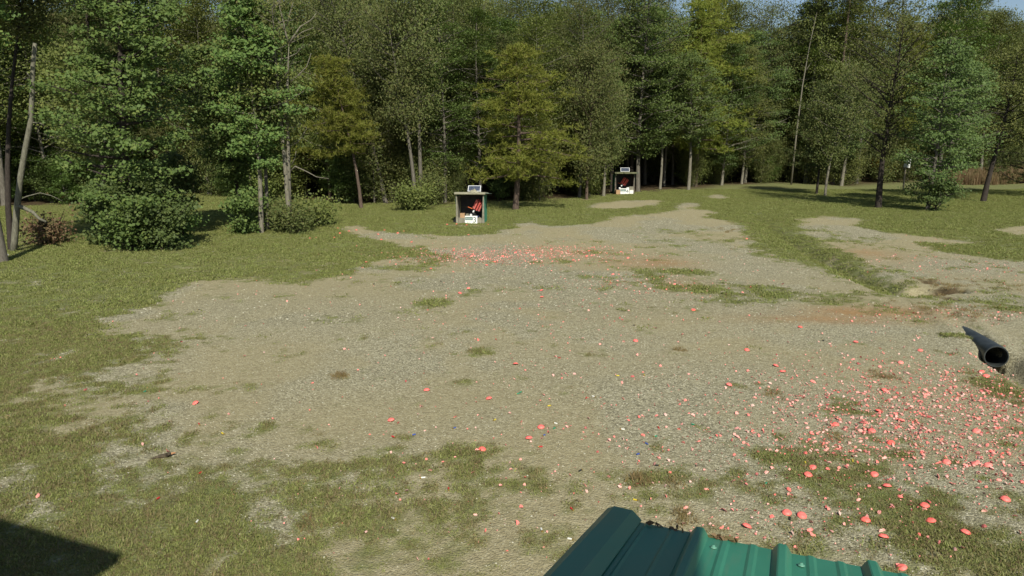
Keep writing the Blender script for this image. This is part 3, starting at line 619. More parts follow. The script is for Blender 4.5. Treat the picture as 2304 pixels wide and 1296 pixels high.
# tall pines standing over the woods at right
TP = [tree_mesh(600 + i, 'tallpine', 21, 14.5, 2.2, .2, 'bark_pine' if i else 'bark_pale', nb=30, bend=.25, dens=.8) for i in range(2)]
for i, (px, y, sc, rz, lb) in enumerate([(1436, 74, .95, .4, 'tall thin pine over the woods above the far shed'), (1588, 80, .95, 1.2, 'tall dark pine at the sky gap right of the far shed'), (1806, 72, .95, 2.2, 'leftmost tall pine of the sky gap at upper right'),
        (1862, 69, 1.0, 3.0, 'tall bare-stemmed pine left of the paired pale trunks'), (1880, 70, 1.0, 4.4, 'tall pale pine trunk crossing the sky gap at right'), (1985, 84, 1.0, 5, 'tall pine right of the sky gap over the black trunk'), (1030, 72, .8, 5.6, 'tall pine crown showing over the woods above near shed'), (2140, 86, .95, 2.6, 'tall dark pine crown at the upper right corner'), (1270, 74, .85, 1.9, 'tall twiggy pine crown at the top centre')]):
    x = (px - 1152) / FPX * y; T, K = TP[i % 2]
    plant('pine_tree', (x, y), T, K, lb, 'tree', None, rz, sc * 1.08)
e = bare_limbs('dead_tree', 1792, 415, 70, [([(1780, 415), (1792, 300), (1806, 190), (1822, 100), (1838, 28)], .1), ([(1812, 160), (1826, 140)], .04)], 'pale leaning dead pole rising into the sky gap at right')
# the deeper woods that read as one mass
def joined(T, K):
    V1 = np.empty(len(T.vertices) * 3, np.float32); T.vertices.foreach_get('co', V1); V2 = np.empty(len(K.vertices) * 3, np.float32); K.vertices.foreach_get('co', V2)
    def fc(me, k):
        n = len(me.polygons); l = np.empty(len(me.loops), np.int32); me.loops.foreach_get('vertex_index', l); return l.reshape(n, -1)
    f1, f2 = fc(T, 4), fc(K, 4)
    return mesh_np('woods', np.concatenate([V1.reshape(-1, 3), V2.reshape(-1, 3)]), np.concatenate([f1, f2 + len(T.vertices)]), [T.materials[0], K.materials[0]], False, np.r_[np.zeros(len(f1)), np.ones(len(f2))])
ws = source('woods_tree', [joined(T, K) for kd, T, K in VAR]); pts = []
while len(pts) < 190:
    px = rg.uniform(-300, 2700); fy = float(np.interp(px, [a for a, _ in FRONT], [b_ for _, b_ in FRONT])); y = fy + 15 + rg.random() * 26; x = (px - 1152) / FPX * y
    if all((x - a) ** 2 + (y - b_) ** 2 > 6 for a, b_ in pts): pts.append((x, y))
pts = np.array(pts); k = len(pts); s = 1.0 + .35 * rng.rand(k)
scatter('distant_woods', np.c_[pts, hz(pts[:, 0], pts[:, 1]) - .05], np.stack([s, s, s], 1), rots(rng, k), ws, 'dark mass of trees deep behind the first rows', 'woods')
ub = [tree_mesh(700 + i, kd, 3.2, .05, 2.2, .04, 'bark_dark', nb=60, stems=3, bend=.05) for i, kd in enumerate(('brush', 'shrub', 'weedy'))]
us = source('undergrowth_bush', [joined(T, K) for T, K in ub]); pts = []
while len(pts) < 420:
    px = rg.uniform(-300, 2700); fy = float(np.interp(px, [a for a, _ in FRONT], [b_ for _, b_ in FRONT])); y = fy + 3 + rg.random() ** .8 * 36; pts.append(((px - 1152) / FPX * y, y))
pts = np.array(pts); k = len(pts); s = .5 + .7 * rng.rand(k)
scatter('undergrowth', np.c_[pts, hz(pts[:, 0], pts[:, 1]) - .05], np.stack([s, s, s], 1), rots(rng, k), us, 'shaded undergrowth filling the woods between trunks', 'undergrowth')
# brown weeds on the bank at right
wv, wf = tuft(rng, 60, 1.3, .018, .5, .5); wd_ = source('weed_clump', [mesh_np('weed_clump', *tuft(rng, 60, 1.2, .02, .5, .55), M['brown']) for _ in range(3)])
pts = []
for k in range(520):
    px = rg.uniform(2090, 2480); y = 68 + rg.random() * 14; pts.append(((px - 1152) / FPX * y, y))
pts = np.array(pts); k = len(pts); s = .6 + .6 * rng.rand(k)
scatter('tall_weeds', np.c_[pts, hz(pts[:, 0], pts[:, 1])], np.stack([s, s, s], 1), rots(rng, k), wd_, 'tall brown weeds on the bank behind the right lawn', 'weeds')
#PART3
# ------------------------------------------------------------------ clay targets, shards and hulls
def claymat(name, cols, rough=.55):
    m, t, b, o = newmat(name); oi = t.nodes.new('ShaderNodeObjectInfo')
    c = ramp(t, [(i / (len(cols) - 1), q) for i, q in enumerate(cols)], oi.outputs['Random'])
    n = noise(t, 40, 3, objco(t)); c = mixc(t, ramp(t, [(.5, (0, 0, 0)), (.85, (.5, .5, .5))], n), c, (.62, .42, .33))
    t.links.new(c, b.inputs['Base Color']); b.inputs['Roughness'].default_value = rough; b.inputs['Specular IOR Level'].default_value = .35; return m
M['clay'] = claymat('clay_target_orange', [(.95, .14, .11), (.98, .19, .16), (.92, .16, .14), (.98, .26, .22)])
M['shard'] = claymat('clay_shard_orange', [(.9, .17, .15), (.92, .28, .24), (.85, .42, .37), (.95, .23, .2), (.72, .48, .42), (.4, .06, .06), (.9, .36, .31), (.8, .52, .46)])
PR = np.array([(.0, .0255), (.022, .0262), (.032, .0262), (.036, .019), (.045, .0165), (.0475, .010), (.0525, .007), (.054, .001), (.05, .0005)])
def lathe(pr, a0, a1, n, close):
    an = np.linspace(a0, a1, n, endpoint=not close); V = np.array([(r * math.cos(a), r * math.sin(a), z) for a in an for r, z in pr]); k = len(pr); F = []
    for i in range(n if close else n - 1):
        j = (i + 1) % n
        F += [(i * k + q, j * k + q, j * k + q + 1, i * k + q + 1) for q in range(k - 1)]
    return V, np.array(F)
CLAY = mesh_np('clay_target', *lathe(PR, 0, 6.283, 20, True), M['clay'], True)
SHARD = []
for k in range(7):
    lo = rng.randint(0, 4); hi = rng.randint(lo + 3, 9); V, F = lathe(PR[lo:hi + 1], 0, .5 + 1.3 * rng.rand(), 4, False)
    V2 = V * (1, 1, 1) - (0, 0, .004); c0 = V.mean(0) * (1, 1, 0); n_ = len(V)
    V = np.concatenate([V, V2]) - c0; V += rng.randn(*V.shape) * .0012
    F = np.concatenate([F, F[:, ::-1] + n_]); SHARD.append(mesh_np('clay_fragment', V, F, M['shard']))
def put_clay(px, py, label, group=None, tilt=.25):
    q = P(px, py); o = link('clay_target', CLAY, None, (q[0], q[1], H1(*q) + .012), (rg.uniform(-tilt, tilt), rg.uniform(-tilt, tilt), rg.uniform(0, 6)))
    return tag(o, label, 'clay target', group)
W_ = 'whole orange clay target '
for a, b_, l in [(2004, 1000, W_ + 'at the upper edge of the lower right grass'), (2129, 1043, W_ + 'beside the shard drift above the lower right grass'), (1827, 1055, 'upper clay target of a close pair at the left of the lower right grass'), (1818, 1071, 'lower clay target of a close pair at the left of the lower right grass'),
    (1966, 1070, W_ + 'alone in the middle of the lower right grass'), (1995, 1096, W_ + 'just below the lone one in the right grass'), (2080, 1140, 'large bright clay target above the tilted one at lower right'), (2094, 1174, 'tilted bright clay target between two larger ones at lower right'), (2172, 1200, W_ + 'nearest the bottom right corner'),
    (1804, 1163, W_ + 'right of the dark hull above the metal roof'), (1770, 1157, 'faded clay target left of the dark hull above the metal roof'), (1680, 1187, 'pale pink clay target just above the eave of the metal roof'), (1947, 1172, 'half-buried clay target in dirt right of the metal roof'), (1987, 1210, 'red broken-edged clay target right of the metal roof'),
    (2196, 973, 'largest clay target in the dense shard drift at right'), (1976, 929, 'clay target on gravel at the left of the shard drift'), (2027, 950, 'clay target heap of two in the shard drift'), (1879, 960, 'clay target at the left tip of the shard drift'), (1961, 974, 'clay target on bare soil above the green tuft at right'), (2222, 1050, 'pale clay target at the lower right end of the drift'),
    (2193, 1047, 'small bright clay target at the lower right end of the drift'), (2262, 1126, 'orange chipped clay target near the right edge in grass'), (2028, 1282, 'pale clay target at the bottom edge right of the roof'), (1160, 823, 'bright clay target alone on gravel right of the grass tuft'), (440, 908, 'bright clay target alone on the left gravel'), (1218, 655, 'clay target alone on the upper middle gravel'),
    (1413, 580, 'single clay target on tan soil right of the far shard drift'), (1680, 538, 'single clay target on worn grass by the swale'), (698, 538, 'leftmost clay target at the foot of the bush clump'), (1217, 965, 'dull clay target on gravel above the metal roof peak'), (2208, 838, 'clay target beside the black pipe mouth'), (2218, 848, 'clay target in the ditch grass below the pipe mouth')]:
    put_clay(a, b_, l, tilt=.35)
for a, b_ in [(712, 537), (752, 536), (760, 516), (765, 527), (802, 520), (851, 529), (865, 520), (895, 526), (909, 522), (926, 545), (858, 540), (785, 522)]: put_clay(a, b_, 'whole orange clay target on the sandy path left of the near shed', 'clays on the sandy path')
for a, b_ in [(1006, 506), (1027, 505), (1050, 507), (1098, 506)]: put_clay(a, b_, 'whole orange clay target lying just in front of the near shed', 'clays before the near shed')
for a, b_ in [(1062, 574), (1131, 575), (1113, 588), (1021, 562), (1325, 564), (1054, 530), (1320, 576), (969, 604), (824, 589), (1200, 573), (1095, 596), (1160, 568), (1240, 560), (1290, 585)]: put_clay(a, b_, 'whole orange clay target around the far shard drift', 'clays around the far drift')
for a, b_ in [(1379, 617), (1035, 661), (1054, 650), (1219, 670), (1100, 900), (960, 882), (1085, 1016), (1190, 990), (1430, 770), (1745, 826), (1760, 840), (1925, 772), (2026, 818), (1800, 740), (1680, 790), (1560, 700), (2070, 790), (1990, 880), (1640, 870), (880, 950)]: put_clay(a, b_, 'whole orange clay target lying loose on the open gravel', 'clays loose on the gravel')
SZ = [(2060, 950, 2.2, 1.4, 1.0), (2240, 990, 1.6, 1.2, 2.6), (2300, 940, 1.9, 1.5, 2.2), (2150, 880, 2.2, 2.0, .35), (2080, 1060, 1.8, .9, .35), (1950, 960, 1.2, .8, .55), (1700, 960, 1.6, 1.4, .28), (2080, 860, 2.2, 1.4, .32), (1120, 575, 3.2, 1.6, .9), (1270, 565, 1.8, 1.4, .8), (1030, 575, 1.6, 1.2, .6), (1440, 640, 1.8, 1.3, .35), (2120, 715, 2.0, .7, .5), (1200, 900, 3.0, 2.4, .09), (1500, 1050, 1.6, 1.3, .16), (1300, 720, 4, 3, .07), (1720, 1180, 1.0, .7, .42), (1960, 1170, 1.2, .7, .30), (1960, 1020, .6, .18, 1.2), (1860, 1015, .6, .2, 1.0), (2030, 1140, .35, .12, 1.4), (2200, 600, 3, 3, .12), (1000, 1150, 2.0, 1.2, .08)]
SZW = [(*P(a, b_), rx, ry, k) for a, b_, rx, ry, k in SZ]
def shd(x, y):
    d = np.full(x.shape, .010) * (layout(x, y)[0] < .6) * (y < 32)
    for a, b_, rx, ry, k in SZW: d = d + k * np.exp(-(((x - a) / rx) ** 2 + ((y - b_) / ry) ** 2))
    return np.clip(d * .42, 0, 1)
x, y = sample(rng, 380000, 5.4, 34, shd); s = .2 + .85 * rng.rand(len(x)) ** 2.8; app = s / y
o_ = np.argsort(-app)[:300]; rest = np.setdiff1d(np.arange(len(x)), o_); zz = hz(x, y)
for i in o_:
    pxl = 1152 + FPX * x[i] / (y[i] * .979 + (CAM_H - zz[i]) * .204); ar = 'far drift in front of the near shed' if y[i] > 20 else 'gravel drift at the right edge' if pxl > 2200 and y[i] > 8 else 'gravel drift below the black pipe' if pxl > 1950 and y[i] > 8.4 else 'soil left of the gravel drift' if pxl > 1700 and y[i] > 8.4 else 'lower right grass' if pxl > 1850 else 'soil beside the metal porch roof' if pxl > 1400 and y[i] < 8.4 else 'open middle gravel' if y[i] > 8.4 else 'worn grass at the bottom'
    ob = link('clay_fragment', SHARD[rng.randint(7)], None, (x[i], y[i], zz[i] + .012), (rng.randn() * .5, rng.randn() * .5, rng.rand() * 6.28)); ob.scale = (s[i],) * 3
    lb = 'broken piece of orange clay target in the ' + ar
    tag(ob, lb, 'clay fragment', 'clay fragments: ' + ar)
sh = source('clay_shard', SHARD); r_ = rots(rng, len(rest), .9); s_ = s[rest]
scatter('clay_shards', np.stack([x[rest], y[rest], zz[rest] + .008], 1), np.stack([s_, s_, s_], 1), r_, sh, 'countless small orange clay shards strewn over the clearing', 'clay shards')
def plain(name, c, rough=.5, spec=.4, metal=0):
    m, t, b, o = newmat(name); n = noise(t, 14, 4, objco(t)); t.links.new(mixc(t, ramp(t, [(.35, (.0, .0, .0)), (.8, (.35, .35, .35))], n), c, tuple(q * .6 for q in c)), b.inputs['Base Color'])
    b.inputs['Roughness'].default_value = rough; b.inputs['Specular IOR Level'].default_value = spec; b.inputs['Metallic'].default_value = metal; return m
M['brass'] = plain('hull_brass', (.55, .4, .14), .4, .5, .8)
def hull_mesh(mat):
    V, F = lathe(np.array([(.0, 0), (.0115, 0), (.0115, .004), (.0102, .0045), (.0102, .016), (.0103, .0165), (.0103, .066), (.006, .068), (.006, .058)]), 0, 6.283, 10, True)
    mi = [1 if (i % 8) < 4 else 0 for i in range(len(F))]; return mesh_np('shotgun_hull', V, F, [mat, M['brass']], False, mi)
HC = {'green': (.03, .25, .14), 'blue': (.05, .09, .33), 'red': (.5, .03, .03), 'yellow': (.65, .5, .05), 'white': (.75, .74, .68), 'black': (.02, .022, .025)}
HM = {k: hull_mesh(plain('hull_' + k, v)) for k, v in HC.items()}
for cn, pl in {'green': [(1175, 885), (1250, 965), (1565, 960), (1470, 987), (1160, 890), (330, 878), (1720, 1095)], 'blue': [(1018, 970), (1220, 985), (1450, 1000), (1440, 1025), (925, 985)], 'red': [(890, 990), (1115, 765), (1290, 1155), (450, 960), (1480, 965), (1010, 1110), (350, 1130), (445, 1070), (1320, 900), (1210, 1010)], 'yellow': [(1110, 952), (1240, 917), (1450, 850), (505, 980), (1385, 850), (1436, 1130), (1917, 1036), (1813, 1048)], 'white': [(1245, 955), (1395, 970), (945, 1083), (1340, 900), (1220, 1203), (1290, 1220), (890, 1175), (440, 1185)], 'black': [(445, 697), (1215, 655), (1430, 735), (1310, 1060), (1485, 1052), (1778, 1166), (1850, 768), (838, 640), (990, 632)]}.items():
    for a, b_ in pl:
        q = P(a, b_); o = link('shotgun_hull', HM[cn], None, (q[0], q[1], H1(*q) + .014), (math.pi / 2 + rg.uniform(-.1, .1), 0, rg.uniform(0, 6.28)))
        tag(o, 'spent %s shotgun hull lying on the ground' % cn, 'shotgun hull', 'spent %s hulls' % cn)
# ------------------------------------------------------------------ log, rock, sign edge
M['log'] = barkmat('log_bark', (.05, .04, .03), (.1, .08, .055), (.16, .13, .09)); M['logend'] = mottled('log_end', (.35, .17, .08), (.45, .25, .13), 20)
q = P(342, 1037); q2 = P(385, 1028); L_ = np.hypot(*(q2 - q)); e = tag(empty('log', (*q, H1(*q)), math.atan2(*(q2 - q)[::-1])), 'short dark stick of wood lying on bare soil at left', 'log')
mb = MB(); mb.tube([(0, 0, .022), (.1, .006, .026), (.2, 0, .028), (L_ * .8, -.004, .032), (L_, 0, .03)], [.012, .026, .03, .03, .024], 9); mb.build('bark', M['log'], e, smooth=True)
mb = MB(); mb.tube([(L_ - .01, 0, .03), (L_ + .03, .004, .036), (L_ + .06, 0, .034)], [.018, .014, .006], 7); mb.build('split_end', M['logend'], e)
V, F = pebble(np.random.RandomState(5)); q = P(12, 577)
tag(link('white_rock', mesh_np('white_rock', V * .16, F, mottled('pale_rock', (.5, .48, .42), (.7, .68, .62), 5), True), None, (q[0], q[1], H1(*q) + .05)), 'small whitish rock at the foot of the left edge tree', 'rock')
M['white'] = mottled('white_paint', (.72, .72, .68), (.8, .8, .77), 8, .6, .05); M['wood'] = mottled('weathered_wood', (.2, .165, .11), (.32, .27, .19), 9, .9, .4)
yy = 60.; xx = (2039 - 1152) / FPX * yy * .985; e = tag(empty('post_sign', (xx, yy, H1(xx, yy))), 'narrow white board seen edge-on among the right-hand trees', 'sign')
MB().box(-.05, .05, -.05, .05, -.2, 2.0).build('post', M['wood'], e); MB().box(-.11, .11, -.3, .3, 1.95, 3.05).build('board', M['white'], e, rot=(0, R(3), 0))
# ------------------------------------------------------------------ black culvert pipe
m, t, b, o = newmat('black_plastic_pipe'); b.inputs['Roughness'].default_value = .42; b.inputs['Specular IOR Level'].default_value = .5
n = noise(t, 6, 5, objco(t)); t.links.new(ramp(t, [(.35, (.022, .026, .028)), (.75, (.06, .068, .066))], n), b.inputs['Base Color']); M['pipe'] = m
L_ = float(np.hypot(*(PIPE1 - PIPE0))); e = tag(empty('drain_pipe', (*PIPE0, 0), -math.atan2((PIPE1 - PIPE0)[0], (PIPE1 - PIPE0)[1])), 'black plastic drain pipe half buried in gravel with open mouth', 'pipe')
def pz(u): return -.03 - .27 * (u / L_) ** 1.15
us = np.linspace(0, L_, 64); V = []; nn = 28
for k, u in enumerate(us):
    r_o = .22 + (.008 if k % 2 else -.004)
    V += [(r_o * math.cos(a), u, pz(u) + r_o * math.sin(a)) for a in np.arange(nn) / nn * 6.283185]
F = [(k * nn + i, k * nn + (i + 1) % nn, (k + 1) * nn + (i + 1) % nn, (k + 1) * nn + i) for k in range(len(us) - 1) for i in range(nn)]
link('pipe_wall', mesh_np('pipe_wall', np.array(V), np.array(F), M['pipe'], True), e)
ui = np.linspace(.0, L_, 12); V = []
for u in ui: V += [(.2 * math.cos(a), u, pz(u) + .2 * math.sin(a)) for a in np.arange(nn) / nn * 6.283185]
F = [(k * nn + i, k * nn + (i + 1) % nn, (k + 1) * nn + (i + 1) % nn, (k + 1) * nn + i) for k in range(len(ui) - 1) for i in range(nn)]
link('inner_wall', mesh_np('inner_wall', np.array(V), np.array(F), M['pipe'], True), e)
V = [(r * math.cos(a), -.002, pz(0) + r * math.sin(a)) for r in (.2, .217) for a in np.arange(nn) / nn * 6.283185]
link('rim', mesh_np('rim', np.array(V), np.array([(i, (i + 1) % nn, nn + (i + 1) % nn, nn + i) for i in range(nn)]), M['pipe']), e)
# ------------------------------------------------------------------ trap sheds
def ribbed(name, col, rough=.42):
    m, t, b, o = newmat(name); n = noise(t, 3, 5, objco(t)); n2 = noise(t, 30, 4, objco(t))
    c = ramp(t, [(.3, tuple(q * .82 for q in col)), (.7, tuple(min(1, q * 1.15) for q in col))], n)
    c = mixc(t, ramp(t, [(.62, (0, 0, 0)), (.8, (.45, .45, .45))], n2), c, (.3, .28, .2))
    t.links.new(c, b.inputs['Base Color']); b.inputs['Roughness'].default_value = rough; b.inputs['Specular IOR Level'].default_value = .45; return m
M['green_metal'] = ribbed('green_painted_metal', (.028, .17, .115)); M['tan_panel'] = mottled('tan_weathered_panel', (.15, .14, .105), (.29, .27, .21), 4, .9, .2)
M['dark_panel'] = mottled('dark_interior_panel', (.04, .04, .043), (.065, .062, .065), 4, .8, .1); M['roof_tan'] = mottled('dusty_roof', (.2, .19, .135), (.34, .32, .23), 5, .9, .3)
M['frame'] = plain('aluminium_frame', (.8, .8, .8), .35, .5, .2); M['navy'] = plain('navy_steel', (.02, .035, .11), .4); M['blackm'] = plain('black_steel', (.02, .021, .024), .45); M['card'] = mottled('cardboard', (.36, .22, .12), (.45, .29, .17), 4, .9, .05)
m, t, b, o = newmat('solar_cells'); co = objco(t); br = t.nodes.new('ShaderNodeTexBrick'); br.offset = 0; br.inputs['Scale'].default_value = 9; br.inputs['Color1'].default_value = (.02, .03, .06, 1); br.inputs['Color2'].default_value = (.025, .035, .07, 1); br.inputs['Mortar'].default_value = (.3, .32, .36, 1); br.inputs['Mortar Size'].default_value = .012
t.links.new(co, br.inputs['Vector']); t.links.new(br.outputs[0], b.inputs['Base Color']); b.inputs['Roughness'].default_value = .15; M['cells'] = m
M['ink'] = plain('sign_ink', (.05, .075, .07), .6); M['band'] = plain('sign_band', (.13, .19, .17), .6); M['bandtext'] = plain('sign_band_letters', (.5, .56, .54), .6); M['faint'] = plain('sign_faint_print', (.42, .45, .42), .6)
def text_mesh(s, size, mat, ext=.002):
    c = bpy.data.curves.new('lettering', 'FONT'); c.body = s; c.size = size; c.extrude = ext; c.align_x = 'LEFT'
    o = bpy.data.objects.new('lettering', c); COL.objects.link(o); bpy.context.view_layer.update()
    me = bpy.data.meshes.new_from_object(o.evaluated_get(bpy.context.evaluated_depsgraph_get())); bpy.data.objects.remove(o); me.materials.clear(); me.materials.append(mat); return me
M['far_post'] = mottled('shaded_timber', (.09, .075, .06), (.15, .125, .1), 6, .9, .2); M['far_roof'] = mottled('shaded_roof', (.08, .085, .045), (.17, .17, .1), 5, .9, .3)  # darker than the near shed: tree shade put into post and roof colours
def shed(pos, rz, sc, num, near):
    wh = 'near' if near else 'far'; e = empty('trap_shed', (*pos, H1(*pos) - .02), rz); e.scale = (sc,) * 3
    tag(e, ('tan and green open-fronted trap shed numbered %s on the lawn' % num) if near else 'farther dark open-fronted trap shed at the edge of the trees', 'shed')
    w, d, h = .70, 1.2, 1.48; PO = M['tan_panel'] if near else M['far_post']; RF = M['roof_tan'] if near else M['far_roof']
    for s in (-1, 1):
        mb = MB()   # ribbed side sheet with sloping top
        x0 = s * w; k = 13
        for i in range(k):
            ya, yb = d * i / k, d * (i + 1) / k - .018; o_ = .012 if i % 3 == 0 else 0
            mb.box(min(x0, x0 + s * (.02 + o_)), max(x0, x0 + s * (.02 + o_)), ya, yb + .018 * (1), 0, h - .09 * ya / d)
        mb.build('side_wall', M['green_metal'], e)
        MB().box(x0 - s * .004 if s < 0 else x0 - .025, x0 + .025 if s < 0 else x0 - .004, .06, d - .03, .02, h - .1).build('inner_lining', M['tan_panel'] if s < 0 and near else M['dark_panel'], e)
        MB().add([(x0 - s * .10, -.015, 0), (x0 + s * .035, -.015, 0), (x0 + s * .018, -.015, h - .01), (x0 - s * .03, -.015, h - .01), (x0 - s * .10, .05, 0), (x0 + s * .035, .05, 0), (x0 + s * .018, .05, h - .01), (x0 - s * .03, .05, h - .01)],
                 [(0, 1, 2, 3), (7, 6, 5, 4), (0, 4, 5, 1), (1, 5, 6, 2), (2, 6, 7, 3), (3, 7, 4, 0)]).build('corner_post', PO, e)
    MB().box(-w + .03, w - .03, d - .03, d, .0, .75).build('back_wall', M['dark_panel'], e); MB().box(-w + .03, w - .03, d - .026, d - .004, .755, h - .1).build('back_wall', M['dark_panel'], e)
    MB().box(-w + .11, w - .11, -.005, .05, 0, .3).build('front_board', M['tan_panel'], e); MB().box(-w + .03, w - .03, .06, d - .04, .05, .26).build('floor', M['tan_panel'], e)
    rf = MB()   # rounded, dusty front edge and a sloping slab
    ov = .0 if near else .2; prof = [(-.13 - ov, h + .015), (-.15 - ov, h + .06), (-.12 - ov, h + .11), (.0, h + .135), (d + .12, h + .03), (d + .12, h - .05), (0, h + .02)]
    V = [(xx, a, b_) for xx in (-.79, .80) for a, b_ in prof]; kk = len(prof)
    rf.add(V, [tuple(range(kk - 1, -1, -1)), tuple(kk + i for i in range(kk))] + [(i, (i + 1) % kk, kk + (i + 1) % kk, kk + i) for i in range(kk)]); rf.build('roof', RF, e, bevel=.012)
    MB().add([(.802, -.1, h + .10), (1.0, .0, h + .08), (1.0, d, h - .02), (.802, d, h), (.802, -.1, h + .085), (1.0, .0, h + .065), (1.0, d, h - .035), (.802, d, h - .015)], [(0, 1, 2, 3), (7, 6, 5, 4), (0, 4, 5, 1), (1, 5, 6, 2), (2, 6, 7, 3), (3, 7, 4, 0)]).build('roof_flap', M['green_metal'] if not near else plain('grey_metal_flap', (.2, .26, .23), .4), e)
    if near:
        MB().add([(-.76, .2, 0), (-.99, .32, 0), (-.76, .5, 0), (-.76, .32, .3), (-.77, .2, .002), (-.985, .31, .012)], [(0, 1, 3), (1, 2, 3), (2, 0, 3), (0, 2, 1)]).build('shadow_wedge', M['blackm'], e)  # black solid wedge standing in for the shed's cast shadow at its left
    def top(nm, lx, ly, lz, label, cat, r=0):
        mw = Matrix.Translation(Vector((*pos, H1(*pos) - .02))) @ Matrix.Rotation(rz, 4, 'Z') @ Matrix.Scale(sc, 4); v = mw @ Vector((lx, ly, lz))
        o = empty(nm, v, rz + r); o.scale = (sc,) * 3; return tag(o, label, cat)
    # solar panel
    p = top('solar_panel', .18 if near else .04, .25, h + .12, 'small framed solar panel propped on the roof of the %s trap shed' % wh, 'solar panel', 0 if near else -.12)
    tl = R(38); rot = (tl, 0, 0); zo = .02
    fm = MB(); W2, L2 = .33, .44
    fm.box(-W2, W2, 0, .035, 0, .03).box(-W2, W2, L2 - .035, L2, 0, .03).box(-W2, -W2 + .035, .037, L2 - .037, 0, .03).box(W2 - .035, W2, .037, L2 - .037, 0, .03); fm.build('frame', M['frame'], p, (0, 0, zo), rot)
    MB().box(-W2 + .036, W2 - .036, .036, L2 - .036, .008, .02).build('cell_panel', M['cells'], p, (0, 0, zo), rot)
    for s in (-1, 1): MB().box(s * .3 - .012, s * .3 + .012, .34, .364, -.06, .27).build('leg', M['frame'], p)
    if near:
        V, F = lathe(np.array([(0.001, .15), (.06, .155), (.11, .13), (.17, .07), (.235, .02), (.25, 0)]), 0, 6.283, 18, True); V = V * (1.05, .7, 1.05); V[:, 2] += .02 * np.sin(V[:, 0] * 30)
        s_ = top('sandbag', .2, .02, h + .11, 'tan slumped sandbag weighing down the near shed roof', 'sandbag'); link('sack', mesh_np('sack', V, F, M['roof_tan'], True), s_)
        MB().tube([(.0, 0, .145), (.02, .01, .17), (.03, .0, .19)], [.03, .022, .03], 8).build('tied_neck', M['roof_tan'], s_)
    # sign leaning on the front board
    sg = top('number_sign', .06 if near else .0, -.13, .01 if near else .03, 'white board sign numbered %s leaning on the %s trap shed' % (num, wh), 'sign'); rt = (R(-8), 0, 0)
    bd = MB().box(-.32, .32, 0, .012, 0, .41).build('board', M['white'], sg, rot=rt); MB().box(-.305, .09, -.004, -.0005, .185, .355).build('band', M['band'], bd)
    rx = (R(90 - 8), 0, 0)
    k = Matrix.Rotation(R(-8), 4, 'X')
    def lt(s, size, lx, lz, mat, dy): link('lettering', text_mesh(s, size, mat), bd, (lx, dy, lz), (R(90), 0, 0))
    lt('Station', .115, -.275, .232, M['bandtext'], -.0075); lt(num, .40, .085, .075, M['ink'], -.006)
    for a, b_ in ((-.2, -.12), (-.10, -.03)): MB().box(a, b_, -.004, -.0005, .085, .125).build('faint_print', M['faint'], bd)
    # throwing machine with its clays
    t_ = top('clay_thrower', .12 if near else -.12, .68 if near else .8, .26, 'navy clay-throwing machine with red clay stacks inside the %s shed' % wh, 'throwing machine')
    MB().box(-.24, .24, -.2, .2, 0, .09).build('base', M['navy'], t_, bevel=.01); MB().tube([(0, 0, .09), (0, 0, .26), (.02, 0, .42)], [.17, .12, .10], 14).build('motor_body', M['blackm'], t_, smooth=True)
    MB().box(-.2, -.08, -.24, -.202, .06, .2).build('control_box', M['frame'], t_, bevel=.008); MB().tube([(-.02, -.16, .24), (-.02, -.2, .33), (.04, -.2, .37)], [.045, .05, .03], 9).build('spring_cover', M['frame'], t_, smooth=True)
    MB().tube([(-.02, -.12, .44), (-.16, -.16, .50), (-.30, -.18, .56)], [.022, .018, .015], 7).build('throwing_arm', plain('orange_arm', (.7, .16, .05)), t_)
    T3 = Matrix.Translation(Vector((.12, 0, .42))) @ Euler((R(14), R(28), 0)).to_matrix().to_4x4()
    cp = MB().tube([(0, 0, 0), (0, 0, .03)], .25, 20).build('carousel_plate', M['blackm'], t_, loc=T3.translation, rot=T3.to_euler())
    pr = []
    for q_ in range(14): pr += [(.05, .03 + q_ * .034), (.054, .036 + q_ * .034), (.036, .052 + q_ * .034)]
    SV, SF = lathe(np.array([(.001, .03)] + pr + [(.001, pr[-1][1])]), 0, 6.283, 12, True); SM = mesh_np('clay_stack', SV, SF, M['clay'], True)
    for q_ in range(8):
        a = q_ / 8 * 6.283 + .2; link('clay_stack', SM, cp, (.185 * math.cos(a), .185 * math.sin(a), 0))
    # boxes
    def carton(lx, ly, lz, sx, sy, sz, label, mat, r=0):
        b_ = top('cardboard_box', lx, ly, lz, label, 'box', r); MB().box(-sx, sx, -sy, sy, 0, sz).build('carton', mat, b_, bevel=.006); MB().box(-.02, .02, -sy - .002, sy + .002, sz + .001, sz + .004).build('tape', M['roof_tan'], b_)
        for s in (-1, 1): MB().box(s * sx * .05 if s > 0 else -sx * .98, sx * .98 if s > 0 else -sx * .05, -sy * .97, sy * .97, sz - .001, sz + .0005).build('flap', mat, b_)
    if near: carton(-.43, .3, .26, .115, .12, .25, 'brown cardboard carton at left inside the near shed', M['card']); carton(-.19, .33, .26, .07, .07, .22, 'small pale carton beside the machine in the near shed', M['tan_panel'])
    else:
        carton(-.55, -.25, .02, .15, .12, .32, 'reddish brown carton on the grass before the far shed', M['card'], .2); carton(.5, .1, .26, .15, .12, .3, 'pale carton at right inside the far shed', M['tan_panel']); carton(.25, .14, .26, .09, .1, .24, 'small pale carton beside the sign of the far shed', M['white'])
        MB().box(.36, .64, -.06, -.02, .03, .3).build('pale_front_panel', M['white'], e)
    return e
shed(P(1058, 503), R(-4.5), 1.0, '3', True)
shed(P(1405, 436.5), R(1), 1.08, '4', False)
